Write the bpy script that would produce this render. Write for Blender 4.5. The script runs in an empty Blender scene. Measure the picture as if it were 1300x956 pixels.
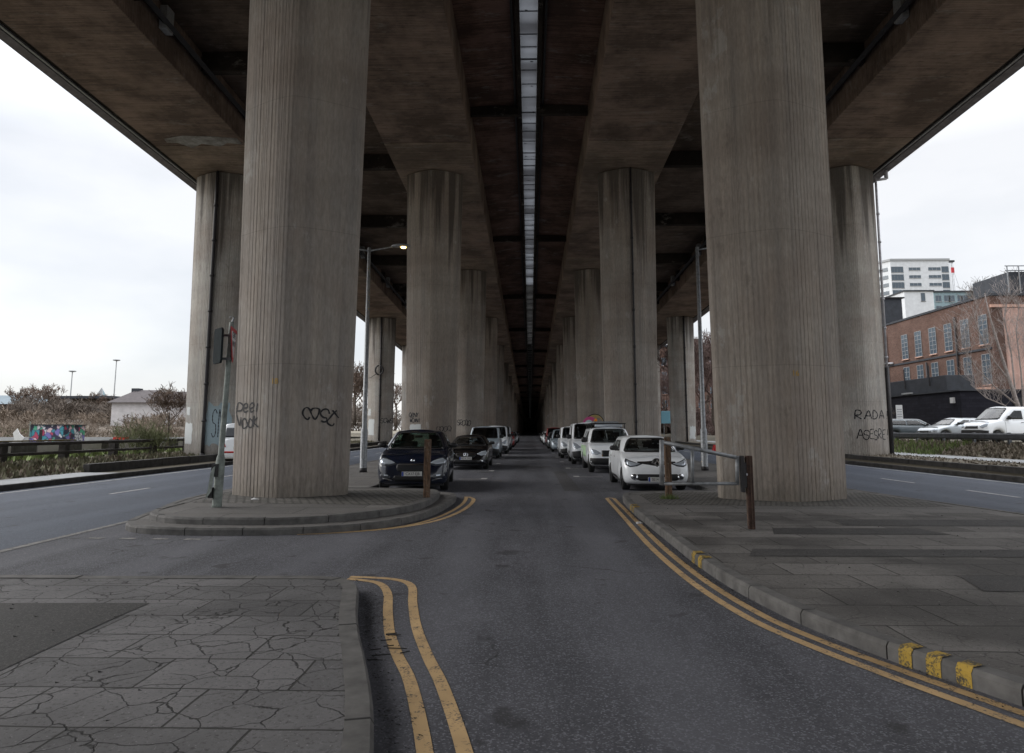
import bpy, bmesh, math, random
from mathutils import Vector, Matrix
from mathutils.bvhtree import BVHTree
random.seed(7)
sc = bpy.context.scene
COL = sc.collection
PI = math.pi
def lerp(a, b, t): return a + (b - a) * t
def interp(pts, x):
    if x <= pts[0][0]: return pts[0][1]
    for (a, b), (c, d) in zip(pts, pts[1:]):
        if x <= c: return lerp(b, d, (x - a) / (c - a) if c > a else 0)
    return pts[-1][1]

# ------------------------------------------------------------------ materials
class NT:
    def __init__(s, name):
        s.m = bpy.data.materials.new(name); s.m.use_nodes = True
        s.t = s.m.node_tree; s.b = s.t.nodes['Principled BSDF']; s.out = s.t.nodes['Material Output']
        s.x = -300
    def n(s, typ, **kw):
        nd = s.t.nodes.new(typ); s.x -= 40; nd.location = (s.x, 0)
        ins = kw.pop('ins', {})
        for k, v in kw.items(): setattr(nd, k, v)
        for k, v in ins.items():
            if isinstance(v, bpy.types.NodeSocket): s.t.links.new(v, nd.inputs[k])
            else: nd.inputs[k].default_value = v
        return nd
    def link(s, a, b): s.t.links.new(a, b)
    def coord(s, scale=(1, 1, 1), rot=(0, 0, 0), kind='Object'):
        g = s.n('ShaderNodeNewGeometry') if kind == 'World' else s.n('ShaderNodeTexCoord')
        o = g.outputs['Position'] if kind == 'World' else g.outputs[kind]
        return s.n('ShaderNodeMapping', ins={0: o, 2: rot, 3: scale}).outputs[0]
    def noise(s, v, scale, detail=4, rough=.55, dist=0):
        return s.n('ShaderNodeTexNoise', ins={'Vector': v, 'Scale': scale, 'Detail': detail, 'Roughness': rough, 'Distortion': dist}).outputs['Fac']
    def ramp(s, f, stops):
        r = s.n('ShaderNodeValToRGB', ins={0: f}); e = r.color_ramp.elements
        while len(e) < len(stops): e.new(.5)
        for el, (p, c) in zip(e, stops):
            el.position = p; el.color = (*c, 1) if isinstance(c, tuple) else (c, c, c, 1)
        return r.outputs[0]
    def mix(s, f, a, b, mode='MIX'):
        m = s.n('ShaderNodeMix', data_type='RGBA', blend_type=mode)
        for i, v in ((0, f), (6, a), (7, b)):
            if isinstance(v, bpy.types.NodeSocket): s.link(v, m.inputs[i])
            elif isinstance(v, tuple): m.inputs[i].default_value = (*v, 1)
            else: m.inputs[i].default_value = v
        return m.outputs[2]
    def math(s, op, a, b=0.0, c=None):
        ins = {0: a, 1: b}
        if c is not None: ins[2] = c
        return s.n('ShaderNodeMath', operation=op, ins=ins).outputs[0]
    def bump(s, h, strength=.3, dist=.02, prev=None):
        ins = {'Height': h, 'Strength': strength, 'Distance': dist}
        if prev is not None: ins['Normal'] = prev
        return s.n('ShaderNodeBump', ins=ins).outputs[0]
    def fin(s, color=None, rough=.8, normal=None, metal=0, spec=None):
        def st(k, v):
            if isinstance(v, bpy.types.NodeSocket): s.link(v, s.b.inputs[k])
            elif isinstance(v, tuple): s.b.inputs[k].default_value = (*v, 1)
            else: s.b.inputs[k].default_value = v
        if color is not None: st('Base Color', color)
        st('Roughness', rough); st('Metallic', metal)
        if normal is not None: s.link(normal, s.b.inputs['Normal'])
        if spec is not None: st('Specular IOR Level', spec)
        return s.m

def m_plain(name, col, rough=.6, metal=0, var=.25, scale=6, spec=None):
    t = NT(name); v = t.coord()
    n = t.noise(v, scale, 5, .6)
    c = t.mix(t.ramp(n, [(.3, 0.0), (.7, 1.0)]), tuple(x * (1 - var) for x in col), tuple(min(1, x * (1 + var)) for x in col))
    return t.fin(c, rough, t.bump(n, .08, .01), metal, spec)

def m_column(name, tint=(1, 1, 1), seed=0):
    t = NT(name); v = t.coord(kind='World')
    v2 = t.n('ShaderNodeMapping', ins={0: v, 1: (seed * 7.3, seed * 3.1, 0)}).outputs[0]
    st = t.noise(t.n('ShaderNodeMapping', ins={0: v2, 3: (1, 1, .05)}).outputs[0], 3.2, 6, .65)
    fine = t.noise(t.n('ShaderNodeMapping', ins={0: v2, 3: (1, 1, .25)}).outputs[0], 22, 4, .6)
    big = t.noise(v2, .45, 4, .6)
    lift = t.noise(t.n('ShaderNodeMapping', ins={0: v2, 3: (.1, .1, 1)}).outputs[0], .9, 2, .5)
    a = tuple(.21 * k for k in tint); b = tuple(x * y for x, y in zip((.40, .375, .34), tint)); brown = (.25, .195, .16)
    c = t.mix(t.ramp(st, [(.25, 0.0), (.72, 1.0)]), a, b)
    c = t.mix(t.ramp(big, [(.38, 0.0), (.72, .62)]), c, brown)
    c = t.mix(t.ramp(fine, [(.35, .28), (.65, 0.0)]), c, (.09, .075, .06))
    c = t.mix(t.ramp(lift, [(.42, .16), (.56, 0.0)]), c, (.14, .12, .10))
    pj = t.n('ShaderNodeTexWave', wave_type='BANDS', bands_direction='Z', wave_profile='SAW', ins={'Vector': v, 'Scale': .105, 'Distortion': .15}).outputs['Fac']
    c = t.mix(t.ramp(pj, [(.0, .4), (.006, 0.0)]), c, (.06, .05, .045))
    pn = t.noise(t.n('ShaderNodeMapping', ins={0: v2, 3: (.7, .7, .35)}).outputs[0], 1.6, 6, .75)
    c = t.mix(t.ramp(pn, [(.60, 0.0), (.66, .35)]), c, (.50, .49, .47)); c = t.mix(t.ramp(pn, [(.33, .35), (.40, 0.0)]), c, (.12, .10, .085))
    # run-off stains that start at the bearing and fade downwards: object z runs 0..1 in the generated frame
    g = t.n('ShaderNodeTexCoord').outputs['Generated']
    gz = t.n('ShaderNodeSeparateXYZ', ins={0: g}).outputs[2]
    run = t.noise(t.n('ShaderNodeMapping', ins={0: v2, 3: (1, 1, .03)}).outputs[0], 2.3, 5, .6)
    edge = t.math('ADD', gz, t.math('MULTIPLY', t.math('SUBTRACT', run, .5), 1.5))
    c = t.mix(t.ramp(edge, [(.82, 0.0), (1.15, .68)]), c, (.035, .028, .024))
    spl = t.math('ADD', gz, t.math('MULTIPLY', t.math('SUBTRACT', fine, .5), .05))
    c = t.mix(t.ramp(spl, [(.0, .45), (.035, 0.0)]), c, (.11, .10, .08))
    grain = t.noise(v, 60, 3, .6)
    return t.fin(c, .85, t.bump(grain, .25, .008, t.bump(fine, .35, .012)), spec=.25)

def m_soffit(name, col, lo=.6, axis_scale=(.35, 14, 1), blotch=.5):
    t = NT(name); v = t.coord(kind='World')
    lines = t.noise(t.n('ShaderNodeMapping', ins={0: v, 3: (.12, 4.2, .12)}).outputs[0], 2.6, 6, .75)
    streak = t.noise(t.n('ShaderNodeMapping', ins={0: v, 3: (1.2, 8, 1)}).outputs[0], 1.2, 6, .8)
    big = t.noise(v, .42, 6, .68)
    dk = tuple(x * lo for x in col); hi = tuple(min(1, x * 1.35) for x in col)
    c = t.mix(t.ramp(lines, [(.3, 0.0), (.7, 1.0)]), dk, hi)
    c = t.mix(t.ramp(big, [(.40, blotch + .2), (.53, 0.0)]), c, tuple(x * .42 for x in col))
    c = t.mix(t.ramp(big, [(.52, 0.0), (.64, .6)]), c, (col[0] * 1.45, col[1] * 1.45, col[2] * 1.45))
    ef = t.noise(t.n('ShaderNodeMapping', ins={0: v, 3: (.6, 1.5, 1)}).outputs[0], 1.1, 7, .75)
    c = t.mix(t.ramp(ef, [(.57, 0.0), (.66, .45)]), c, (.30, .28, .26))
    c = t.mix(t.ramp(streak, [(.30, .75), (.46, 0.0)]), c, (.02, .016, .013))
    brd = t.n('ShaderNodeTexWave', wave_type='BANDS', bands_direction='Y', ins={'Vector': v, 'Scale': 3.3, 'Distortion': .25, 'Detail': 1}).outputs['Fac']
    c = t.mix(t.ramp(brd, [(.0, .38), (.10, 0.0)]), c, (.02, .016, .013))
    return t.fin(c, .9, t.bump(brd, .3, .012, t.bump(lines, .4, .02)), spec=.2)

def m_asphalt(name, a, b, patch=.5, rough=.85):
    t = NT(name); v = t.coord(kind='World')
    g = t.n('ShaderNodeTexVoronoi', feature='F1', ins={'Vector': v, 'Scale': 95}).outputs['Color']
    gs = t.n('ShaderNodeSeparateXYZ', ins={0: g}).outputs[0]
    n = t.noise(v, 1.1, 6, .7); w = t.noise(t.n('ShaderNodeMapping', ins={0: v, 3: (1.6, .18, 1)}).outputs[0], 1.3, 5, .6)
    grit = t.noise(v, 26, 6, .8)
    c = t.mix(t.ramp(n, [(.3, 0.0), (.7, 1.0)]), a, b)
    c = t.mix(t.ramp(w, [(.4, 0.0), (.68, patch)]), c, tuple(x * .62 for x in a))
    c = t.mix(t.ramp(grit, [(.36, .55), (.52, 0.0)]), c, tuple(x * .45 for x in a))
    c = t.mix(t.ramp(gs, [(.72, 0.0), (1.0, .6)]), c, tuple(min(1, x * 2.3) for x in b))
    tk = t.n('ShaderNodeTexWave', wave_type='BANDS', bands_direction='X', ins={'Vector': v, 'Scale': .17, 'Distortion': .6, 'Detail': 1, 'Detail Scale': .3}).outputs['Fac']
    c = t.mix(t.ramp(tk, [(.55, 0.0), (.95, .3)]), c, tuple(min(1, x * 1.35) for x in b))
    oil = t.noise(v, 2.1, 3, .5); c = t.mix(t.ramp(oil, [(.30, .6), (.36, 0.0)]), c, (.022, .021, .022))
    cr = t.n('ShaderNodeTexVoronoi', feature='DISTANCE_TO_EDGE', ins={'Vector': t.n('ShaderNodeVectorMath', operation='ADD', ins={0: v, 1: t.n('ShaderNodeTexNoise', ins={'Vector': v, 'Scale': 1.5, 'Detail': 5}).outputs['Color']}).outputs[0], 'Scale': .33}).outputs['Distance']
    msk = t.ramp(t.noise(v, .35, 2), [(.52, 0.0), (.6, 1.0)])
    cm = t.math('MULTIPLY', t.ramp(cr, [(.0, .85), (.006, 0.0)]), msk)
    c = t.mix(cm, c, (.012, .012, .012))
    return t.fin(c, t.math('ADD', t.math('MULTIPLY', n, .25), rough - .2), t.bump(gs, .5, .008, t.bump(grit, .5, .012)), spec=.35)

def m_flags(name, a, b, sx, sy, crack=0.0, dark=.5, off=.5, joint=.02, rot=0, seed=0):
    t = NT(name); v = t.coord(kind='World', rot=(0, 0, rot))
    vn = t.n('ShaderNodeVectorMath', operation='ADD', ins={0: v, 1: t.n('ShaderNodeVectorMath', operation='SCALE', ins={0: t.n('ShaderNodeTexNoise', ins={'Vector': v, 'Scale': 1.2, 'Detail': 3}).outputs['Color'], 3: .05}).outputs[0]}).outputs[0]
    br = t.n('ShaderNodeTexBrick', offset=off, ins={'Vector': vn, 'Color1': (0, 0, 0, 1), 'Color2': (1, 1, 1, 1), 'Mortar': (.5, .5, .5, 1), 'Scale': 1, 'Mortar Size': joint * .5, 'Mortar Smooth': .3, 'Brick Width': sx, 'Row Height': sy})
    tone = t.n('ShaderNodeSeparateColor', ins={0: br.outputs[0]}).outputs[0]; mort = br.outputs['Fac']
    n = t.noise(v, 2.3, 6, .7); big = t.noise(t.n('ShaderNodeMapping', ins={0: v, 1: (seed, seed, 0)}).outputs[0], .5, 3, .5)
    c = t.mix(t.ramp(t.math('ADD', t.math('MULTIPLY', n, .6), t.math('MULTIPLY', tone, .4)), [(.25, 0.0), (.75, 1.0)]), a, b)
    c = t.mix(t.ramp(big, [(.5, 0.0), (.62, dark)]), c, tuple(x * .5 for x in a))
    sp = t.noise(v, 34, 5, .75)
    c = t.mix(t.ramp(sp, [(.33, .7), (.47, 0.0)]), c, (.03, .028, .025))
    lit = t.noise(v, 55, 2, .5)
    c = t.mix(t.ramp(lit, [(.66, 0.0), (.74, .45)]), c, tuple(min(1, x * 2) for x in b))
    h = t.math('SUBTRACT', 1, mort)
    if crack:
        vv = t.n('ShaderNodeVectorMath', operation='ADD', ins={0: v, 1: t.n('ShaderNodeVectorMath', operation='SCALE', ins={0: t.n('ShaderNodeTexNoise', ins={'Vector': v, 'Scale': 2.2, 'Detail': 5}).outputs['Color'], 3: .3}).outputs[0]}).outputs[0]
        cd = t.n('ShaderNodeTexVoronoi', feature='DISTANCE_TO_EDGE', ins={'Vector': vv, 'Scale': 3.3}).outputs['Distance']
        k = t.ramp(cd, [(.0, 1.0), (.012, .5), (.018, 0.0)])
        gate = t.ramp(t.noise(v, 1.3, 3), [(.36, 0.0), (.44, 1.0)])
        k = t.math('MULTIPLY', k, t.math('MULTIPLY', gate, crack))
        c = t.mix(k, c, (.012, .011, .01)); h = t.math('SUBTRACT', h, k)
    c = t.mix(t.math('MULTIPLY', mort, .85), c, (.018, .017, .014))
    return t.fin(c, .82, t.bump(h, .7, .012, t.bump(sp, .3, .01)), spec=.3)

def m_paint(name, col, under, wear=.45):
    t = NT(name); v = t.coord(kind='World')
    n = t.noise(v, 9, 8, .75); n2 = t.noise(v, 60, 3, .6); nb = t.noise(v, 1.7, 3, .6)
    f = t.math('ADD', t.math('MULTIPLY', n, .6), t.math('MULTIPLY', n2, .4))
    c = t.mix(t.ramp(nb, [(.3, 0.0), (.7, 1.0)]), tuple(x * .72 for x in col), col)
    c = t.mix(t.ramp(f, [(wear - .06, 1.0), (wear + .02, 0.0)]), c, under)
    return t.fin(c, .75, t.bump(n2, .3, .006), spec=.3)

def m_car(name, col, metal=.0, rough=.28, dirt=.25):
    t = NT(name); v = t.coord()
    n = t.noise(v, 3, 5, .6); z = t.n('ShaderNodeSeparateXYZ', ins={0: v}).outputs[2]
    f = t.math('ADD', z, t.math('MULTIPLY', n, -.5))
    c = t.mix(t.ramp(f, [(.0, dirt), (.45, 0.0)]), col, (.12, .11, .10))
    m = t.fin(c, rough, None, metal); t.b.inputs['Coat Weight'].default_value = .7; t.b.inputs['Coat Roughness'].default_value = .06
    return m

def m_flat(name, col, rough=.5, metal=0, emit=None, es=1):
    t = NT(name); m = t.fin(col, rough, None, metal)
    n = t.noise(t.coord(), 14, 3); t.link(t.mix(n, tuple(x * .85 for x in col), tuple(min(1, x * 1.12) for x in col)), t.b.inputs['Base Color'])
    if emit: t.b.inputs['Emission Color'].default_value = (*emit, 1); t.b.inputs['Emission Strength'].default_value = es
    return m

def m_brick(name, a, b, mortar, sx=.24, sy=.085, wall='x', grime=.5):
    t = NT(name); g = t.n('ShaderNodeNewGeometry').outputs['Position']
    s = t.n('ShaderNodeSeparateXYZ', ins={0: g})
    u = t.math('ADD', s.outputs[0], s.outputs[1])
    v = t.n('ShaderNodeCombineXYZ', ins={0: u, 1: s.outputs[2], 2: 0.0}).outputs[0]
    br = t.n('ShaderNodeTexBrick', ins={'Vector': v, 'Color1': (*a, 1), 'Color2': (*b, 1), 'Mortar': (*mortar, 1), 'Scale': 1, 'Mortar Size': .008, 'Brick Width': sx, 'Row Height': sy})
    n = t.noise(g, .5, 6, .7); n2 = t.noise(g, 2.5, 6, .7)
    c = t.mix(t.ramp(n, [(.35, grime), (.6, 0.0)]), br.outputs[0], tuple(x * .45 for x in a))
    c = t.mix(t.ramp(n2, [(.55, 0.0), (.8, .5)]), c, tuple(min(1, x * 1.6) for x in b))
    return t.fin(c, .9, t.bump(br.outputs['Fac'], -.4, .01), spec=.2)

M = {}
M['col_a'] = m_column('fluted_concrete_grey', (1.12, 1.07, 1.03), 0)
M['col_b'] = m_column('fluted_concrete_warm', (1.14, 1.06, .99), 3)
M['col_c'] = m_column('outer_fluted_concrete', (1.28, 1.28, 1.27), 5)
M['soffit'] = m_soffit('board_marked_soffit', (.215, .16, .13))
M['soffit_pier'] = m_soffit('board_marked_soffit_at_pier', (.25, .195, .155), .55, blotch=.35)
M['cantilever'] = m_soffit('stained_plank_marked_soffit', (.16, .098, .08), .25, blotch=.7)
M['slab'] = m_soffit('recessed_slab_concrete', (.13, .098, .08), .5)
M['web'] = m_soffit('shade_dark_web_concrete', (.035, .028, .024), .4, blotch=.6)  # near-black tone paints in the deep shade between the deck parts
M['fascia'] = m_plain('fascia_concrete', (.16, .15, .16), .8, 0, .3, 3)
M['asphalt'] = m_asphalt('worn_asphalt', (.060, .061, .071), (.112, .113, .128), .75)
M['asphalt_out'] = m_asphalt('smooth_asphalt_sky_tinted', (.050, .062, .086), (.078, .092, .122), .35, .8)  # bluer copy of the asphalt, with the open sky's light tinted in
M['asphalt_rep'] = m_asphalt('road_repair_asphalt', (.045, .044, .047), (.078, .076, .08), .4)
M['flags_r'] = m_flags('weathered_paving_flags', (.088, .082, .077), (.18, .17, .16), 1.1, .62, .35, .75, joint=.02, seed=3.0)
M['flags_l'] = m_flags('cracked_paving_flags', (.095, .093, .095), (.18, .175, .178), .92, .52, 1.0, .35, joint=.018, rot=.0, seed=9.0)
M['setts'] = m_flags('stone_setts', (.10, .095, .088), (.20, .19, .175), .2, .11, 0, .2, joint=.05, rot=.35)
M['concrete_walk'] = m_flags('median_paving', (.11, .105, .10), (.17, .162, .155), 2.0, .9, .2, .3, joint=.02)
M['kerb'] = m_plain('kerb_concrete', (.10, .096, .092), .85, 0, .4, 5)
M['kerb_dark'] = m_plain('dark_kerb_concrete', (.05, .047, .045), .9, 0, .5, 4)  # darker tone for the far kerbs and edging walls
M['patch'] = m_asphalt('dark_asphalt_patch', (.03, .029, .028), (.055, .052, .05), .3)
M['yellow'] = m_paint('faded_yellow_road_paint', (.54, .37, .19), (.085, .08, .075), .455)
M['yellow_kerb'] = m_paint('bright_yellow_kerb_paint', (.44, .29, .05), (.07, .06, .04), .515)
M['white_line'] = m_paint('worn_white_road_paint', (.55, .54, .53), (.08, .08, .085), .46)
M['white_faint'] = m_paint('very_worn_road_paint', (.26, .25, .24), (.08, .08, .08), .5)
def m_glass(name, tint, refl=.06):
    t = NT(name); fr = t.math('MULTIPLY', t.math('POWER', t.n('ShaderNodeLayerWeight', ins={0: .5}).outputs['Facing'], 3.5), .7)
    tr = t.n('ShaderNodeBsdfTransparent', ins={'Color': (*tint, 1)}); gl = t.n('ShaderNodeBsdfGlossy', ins={'Color': (1, 1, 1, 1), 'Roughness': .03})
    f = t.math('ADD', fr, refl); ms = t.n('ShaderNodeMixShader', ins={0: f, 1: tr.outputs[0], 2: gl.outputs[0]}); t.link(ms.outputs[0], t.out.inputs[0]); return t.m
M['glass'] = m_glass('car_glass', (.50, .53, .52)); M['glass_green'] = m_glass('tinted_car_glass', (.42, .55, .50), .08)
M['seat'] = m_flat('dark_seat_fabric', (.03, .031, .034), .9); M['cabin_trim'] = m_flat('dark_cabin_trim', (.014, .014, .015), .7)
M['black'] = m_flat('black_plastic', (.012, .012, .013), .55)
M['tyre'] = m_flat('tyre_rubber', (.014, .014, .014), .85)
M['rim'] = m_flat('alloy_rim', (.42, .43, .45), .35, .8)
M['chrome'] = m_flat('chrome', (.75, .77, .8), .12, 1)
M['lamp'] = m_flat('headlamp_lens', (.52, .57, .63), .08, .35)
M['lampdark'] = m_flat('headlamp_housing', (.06, .065, .075), .12, .2)
M['red'] = m_flat('red_lens', (.55, .015, .02), .25)
M['amber'] = m_flat('amber_beacon', (.9, .25, .02), .3)
M['plate'] = m_flat('number_plate_white', (.68, .68, .66), .5)
M['plate_blue'] = m_flat('number_plate_blue', (.03, .08, .4), .5)
M['ink'] = m_flat('black_characters', (.01, .01, .01), .6)
M['spray'] = m_flat('black_spray_paint', (.012, .012, .016), .7)
M['spray_blue'] = m_flat('pale_blue_paint', (.30, .38, .42), .8)
M['spray_white'] = m_flat('pale_paste_paper', (.50, .52, .52), .8)
M['spray_yellow'] = m_flat('yellow_stencil_paint', (.45, .27, .04), .7)
M['galv'] = m_plain('galvanised_steel', (.26, .27, .28), .55, .55, .3, 12)
M['galv_light'] = m_plain('grey_painted_steel', (.30, .31, .32), .55, .1, .3, 10)
M['green_pole'] = m_plain('peeling_green_grey_paint', (.20, .225, .205), .7, .0, .4, 8)
M['rust'] = m_plain('rusted_steel', (.055, .030, .022), .9, .1, .55, 14)
M['rust_wood'] = m_plain('rotting_brown_post', (.09, .06, .045), .95, 0, .5, 10)
M['barrier'] = m_plain('dark_weathered_barrier', (.035, .03, .027), .85, 0, .5, 6)
M['barrier_moss'] = m_plain('mossy_barrier_rail', (.14, .10, .03), .9, 0, .5, 6)
M['barrier_steel'] = m_plain('dull_barrier_steel', (.085, .09, .10), .6, .3, .3, 6)
M['pipe'] = m_plain('black_cast_iron_pipe', (.018, .016, .018), .6, 0, .4, 5)
M['pipe_pale'] = m_plain('pale_plastic_pipe', (.42, .42, .45), .6, 0, .2, 5)
M['brick'] = m_brick('weathered_red_brick', (.098, .052, .038), (.155, .088, .068), (.15, .13, .12))
M['brick_pink'] = m_brick('pink_rendered_brick', (.46, .29, .24), (.54, .36, .30), (.36, .24, .2), .12, 3.0, grime=.25)
M['stone_pink'] = m_plain('pink_stone_coping', (.50, .30, .23), .85, 0, .25, 3)
M['black_wall'] = m_brick('black_painted_brick', (.012, .012, .018), (.02, .02, .028), (.008, .008, .012), .5, .2, grime=.2)
M['slate_wall'] = m_plain('dark_grey_cladding', (.03, .034, .042), .7, 0, .3, 2)
M['render_white'] = m_plain('white_render', (.60, .62, .64), .8, 0, .1, 1)
M['house_wall'] = m_plain('pale_house_render', (.52, .50, .50), .85, 0, .15, 1.5)
M['roof_tile'] = m_plain('brown_roof_tile', (.048, .040, .042), .85, 0, .35, 3)
M['blue_roof'] = m_plain('dull_blue_roof', (.12, .155, .18), .8, 0, .2, 1)
M['teal'] = m_plain('pale_teal_panel', (.20, .28, .31), .5, 0, .2, 2)
M['win'] = m_flat('building_window_glass', (.075, .10, .125), .12)
M['win_blue'] = m_flat('reflective_window_glass', (.07, .095, .12), .15)
M['frame'] = m_flat('white_window_frame', (.30, .31, .32), .6)
M['bark'] = m_plain('grey_brown_bark', (.10, .08, .065), .95, 0, .4, 9)
M['twig'] = m_plain('brown_twig', (.12, .085, .065), .95, 0, .4, 2)
M['twig_pink'] = m_plain('reddish_twig', (.13, .088, .078), .95, 0, .4, 2)
M['birch'] = m_plain('silver_birch_bark', (.27, .235, .22), .8, 0, .35, 9)
M['scrub'] = m_plain('dry_scrub', (.17, .135, .105), .95, 0, .5, .6)
M['scrub_green'] = m_plain('mossy_scrub', (.10, .11, .05), .95, 0, .5, .8)
M['cover'] = m_plain('ground_cover_leaves', (.125, .12, .075), .9, 0, .55, 1.4)
M['cover_grey'] = m_plain('grey_brown_ground_cover', (.155, .13, .10), .9, 0, .5, 2)
M['grass'] = m_plain('thin_grass', (.12, .16, .05), .9, 0, .5, 3)
M['soil'] = m_plain('bare_soil', (.085, .068, .052), .95, 0, .5, 1.5)
M['land'] = m_plain('distant_land', (.13, .115, .085), .95, 0, .4, .08)
M['pale_path'] = m_plain('pale_concrete_path', (.30, .31, .32), .85, 0, .2, 2)
M['white_sign'] = m_flat('white_sign_face', (.6, .6, .6), .5)
M['sign_red'] = m_flat('red_sign_border', (.45, .03, .04), .5)
M['sign_back'] = m_plain('dark_sign_back', (.022, .028, .030), .9, 0, .2, 8, spec=.1)
M['litter'] = m_flat('white_litter', (.6, .6, .6), .7)

# ------------------------------------------------------------------ mesh helpers
class MB:
    def __init__(s): s.v = []; s.f = []
    def add(s, vs, fs):
        o = len(s.v); s.v += [tuple(p) for p in vs]; s.f += [tuple(i + o for i in f) for f in fs]; return s
    def box(s, x0, x1, y0, y1, z0, z1):
        return s.add([(x0, y0, z0), (x1, y0, z0), (x1, y1, z0), (x0, y1, z0), (x0, y0, z1), (x1, y0, z1), (x1, y1, z1), (x0, y1, z1)],
                     [(0, 3, 2, 1), (4, 5, 6, 7), (0, 1, 5, 4), (1, 2, 6, 5), (2, 3, 7, 6), (3, 0, 4, 7)])
    def obox(s, c, ax, ay, az):
        c = Vector(c); ax, ay, az = Vector(ax), Vector(ay), Vector(az)
        vs = [c + ax * i + ay * j + az * k for k in (-1, 1) for i, j in ((-1, -1), (1, -1), (1, 1), (-1, 1))]
        return s.add(vs, [(0, 3, 2, 1), (4, 5, 6, 7), (0, 1, 5, 4), (1, 2, 6, 5), (2, 3, 7, 6), (3, 0, 4, 7)])
    def tube(s, pts, r, n=8, cap=True):
        pts = [Vector(p) for p in pts]; rs = r if isinstance(r, (list, tuple)) else [r] * len(pts)
        o = len(s.v); up = None
        for i, p in enumerate(pts):
            d = (pts[min(i + 1, len(pts) - 1)] - pts[max(i - 1, 0)]); d = d.normalized() if d.length > 1e-9 else Vector((0, 0, 1))
            if up is None: up = Vector((1, 0, 0)) if abs(d.x) < .9 else Vector((0, 1, 0))
            a = d.cross(up).normalized(); b = d.cross(a).normalized(); up = a.cross(d).normalized() if False else up
            for k in range(n):
                t = 2 * PI * k / n; s.v.append(tuple(p + (a * math.cos(t) + b * math.sin(t)) * rs[i]))
        for i in range(len(pts) - 1):
            for k in range(n):
                s.f.append((o + i * n + k, o + i * n + (k + 1) % n, o + (i + 1) * n + (k + 1) % n, o + (i + 1) * n + k))
        if cap and n > 2:
            s.f.append(tuple(o + k for k in range(n))[::-1]); s.f.append(tuple(o + (len(pts) - 1) * n + k for k in range(n)))
        return s
    def lathe(s, prof, n=24, axis='x', c=(0, 0, 0)):
        o = len(s.v)
        for (h, r) in prof:
            for k in range(n):
                t = 2 * PI * k / n; a, b = r * math.cos(t), r * math.sin(t)
                p = (h, a, b) if axis == 'x' else ((a, h, b) if axis == 'y' else (a, b, h))
                s.v.append((p[0] + c[0], p[1] + c[1], p[2] + c[2]))
        for i in range(len(prof) - 1):
            for k in range(n):
                s.f.append((o + i * n + k, o + i * n + (k + 1) % n, o + (i + 1) * n + (k + 1) % n, o + (i + 1) * n + k))
        s.f.append(tuple(o + k for k in range(n))[::-1]); s.f.append(tuple(o + (len(prof) - 1) * n + k for k in range(n)))
        return s
    def prism(s, poly, z0, z1):
        n = len(poly); o = len(s.v)
        s.v += [(x, y, z0) for x, y in poly] + [(x, y, z1) for x, y in poly]
        s.f += [tuple(o + n + i for i in range(n)), tuple(o + i for i in range(n))[::-1]]
        s.f += [(o + i, o + (i + 1) % n, o + n + (i + 1) % n, o + n + i) for i in range(n)]
        return s
    def build(s, name, mat, parent=None, smooth=False, loc=None, norm=True):
        me = bpy.data.meshes.new(name); me.from_pydata(s.v, [], s.f)
        if norm:
            bm = bmesh.new(); bm.from_mesh(me); bmesh.ops.recalc_face_normals(bm, faces=bm.faces); bm.to_mesh(me); bm.free()
        o = bpy.data.objects.new(name, me); COL.objects.link(o)
        if mat is not None: me.materials.append(M[mat] if isinstance(mat, str) else mat)
        if smooth:
            for p in me.polygons: p.use_smooth = True
        if parent: o.parent = parent
        if loc: o.location = loc
        return o

def tag(o, label=None, cat=None, group=None, kind=None):
    if label: o['label'] = label
    if cat: o['category'] = cat
    if group: o['group'] = group
    if cat: o['kind'] = 'thing'
    if kind: o['kind'] = kind
    return o
def struct(o): o['kind'] = 'structure'; return o
def stuff(o, label, cat): o['kind'] = 'stuff'; o['label'] = label; o['category'] = cat; return o
def thing(name, label, cat, loc=(0, 0, 0), rz=0, group=None):
    o = bpy.data.objects.new(name, None); COL.objects.link(o); o.location = loc; o.rotation_euler = (0, 0, rz); o.empty_display_size = .3
    return tag(o, label, cat, group)
def bevel(o, w=.01, seg=2):
    m = o.modifiers.new('bevel', 'BEVEL'); m.width = w; m.segments = seg; m.limit_method = 'ANGLE'; m.angle_limit = math.radians(40); return o
def copy_tree(o, parent=None):
    c = o.copy(); COL.objects.link(c)
    if parent: c.parent = parent
    for ch in list(o.children): copy_tree(ch, c)
    return c
def text_mesh(txt, size):
    cu = bpy.data.curves.new('t', 'FONT'); cu.body = txt; cu.size = size; cu.align_x = 'CENTER'; cu.align_y = 'CENTER'; cu.extrude = .002
    o = bpy.data.objects.new('t', cu); COL.objects.link(o); dg = bpy.context.evaluated_depsgraph_get(); dg.update()
    me = bpy.data.meshes.new_from_object(o.evaluated_get(dg)); vs = [tuple(v.co) for v in me.vertices]; fs = [tuple(p.vertices) for p in me.polygons]
    bpy.data.objects.remove(o); bpy.data.curves.remove(cu); bpy.data.meshes.remove(me)
    return vs, fs

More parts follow.
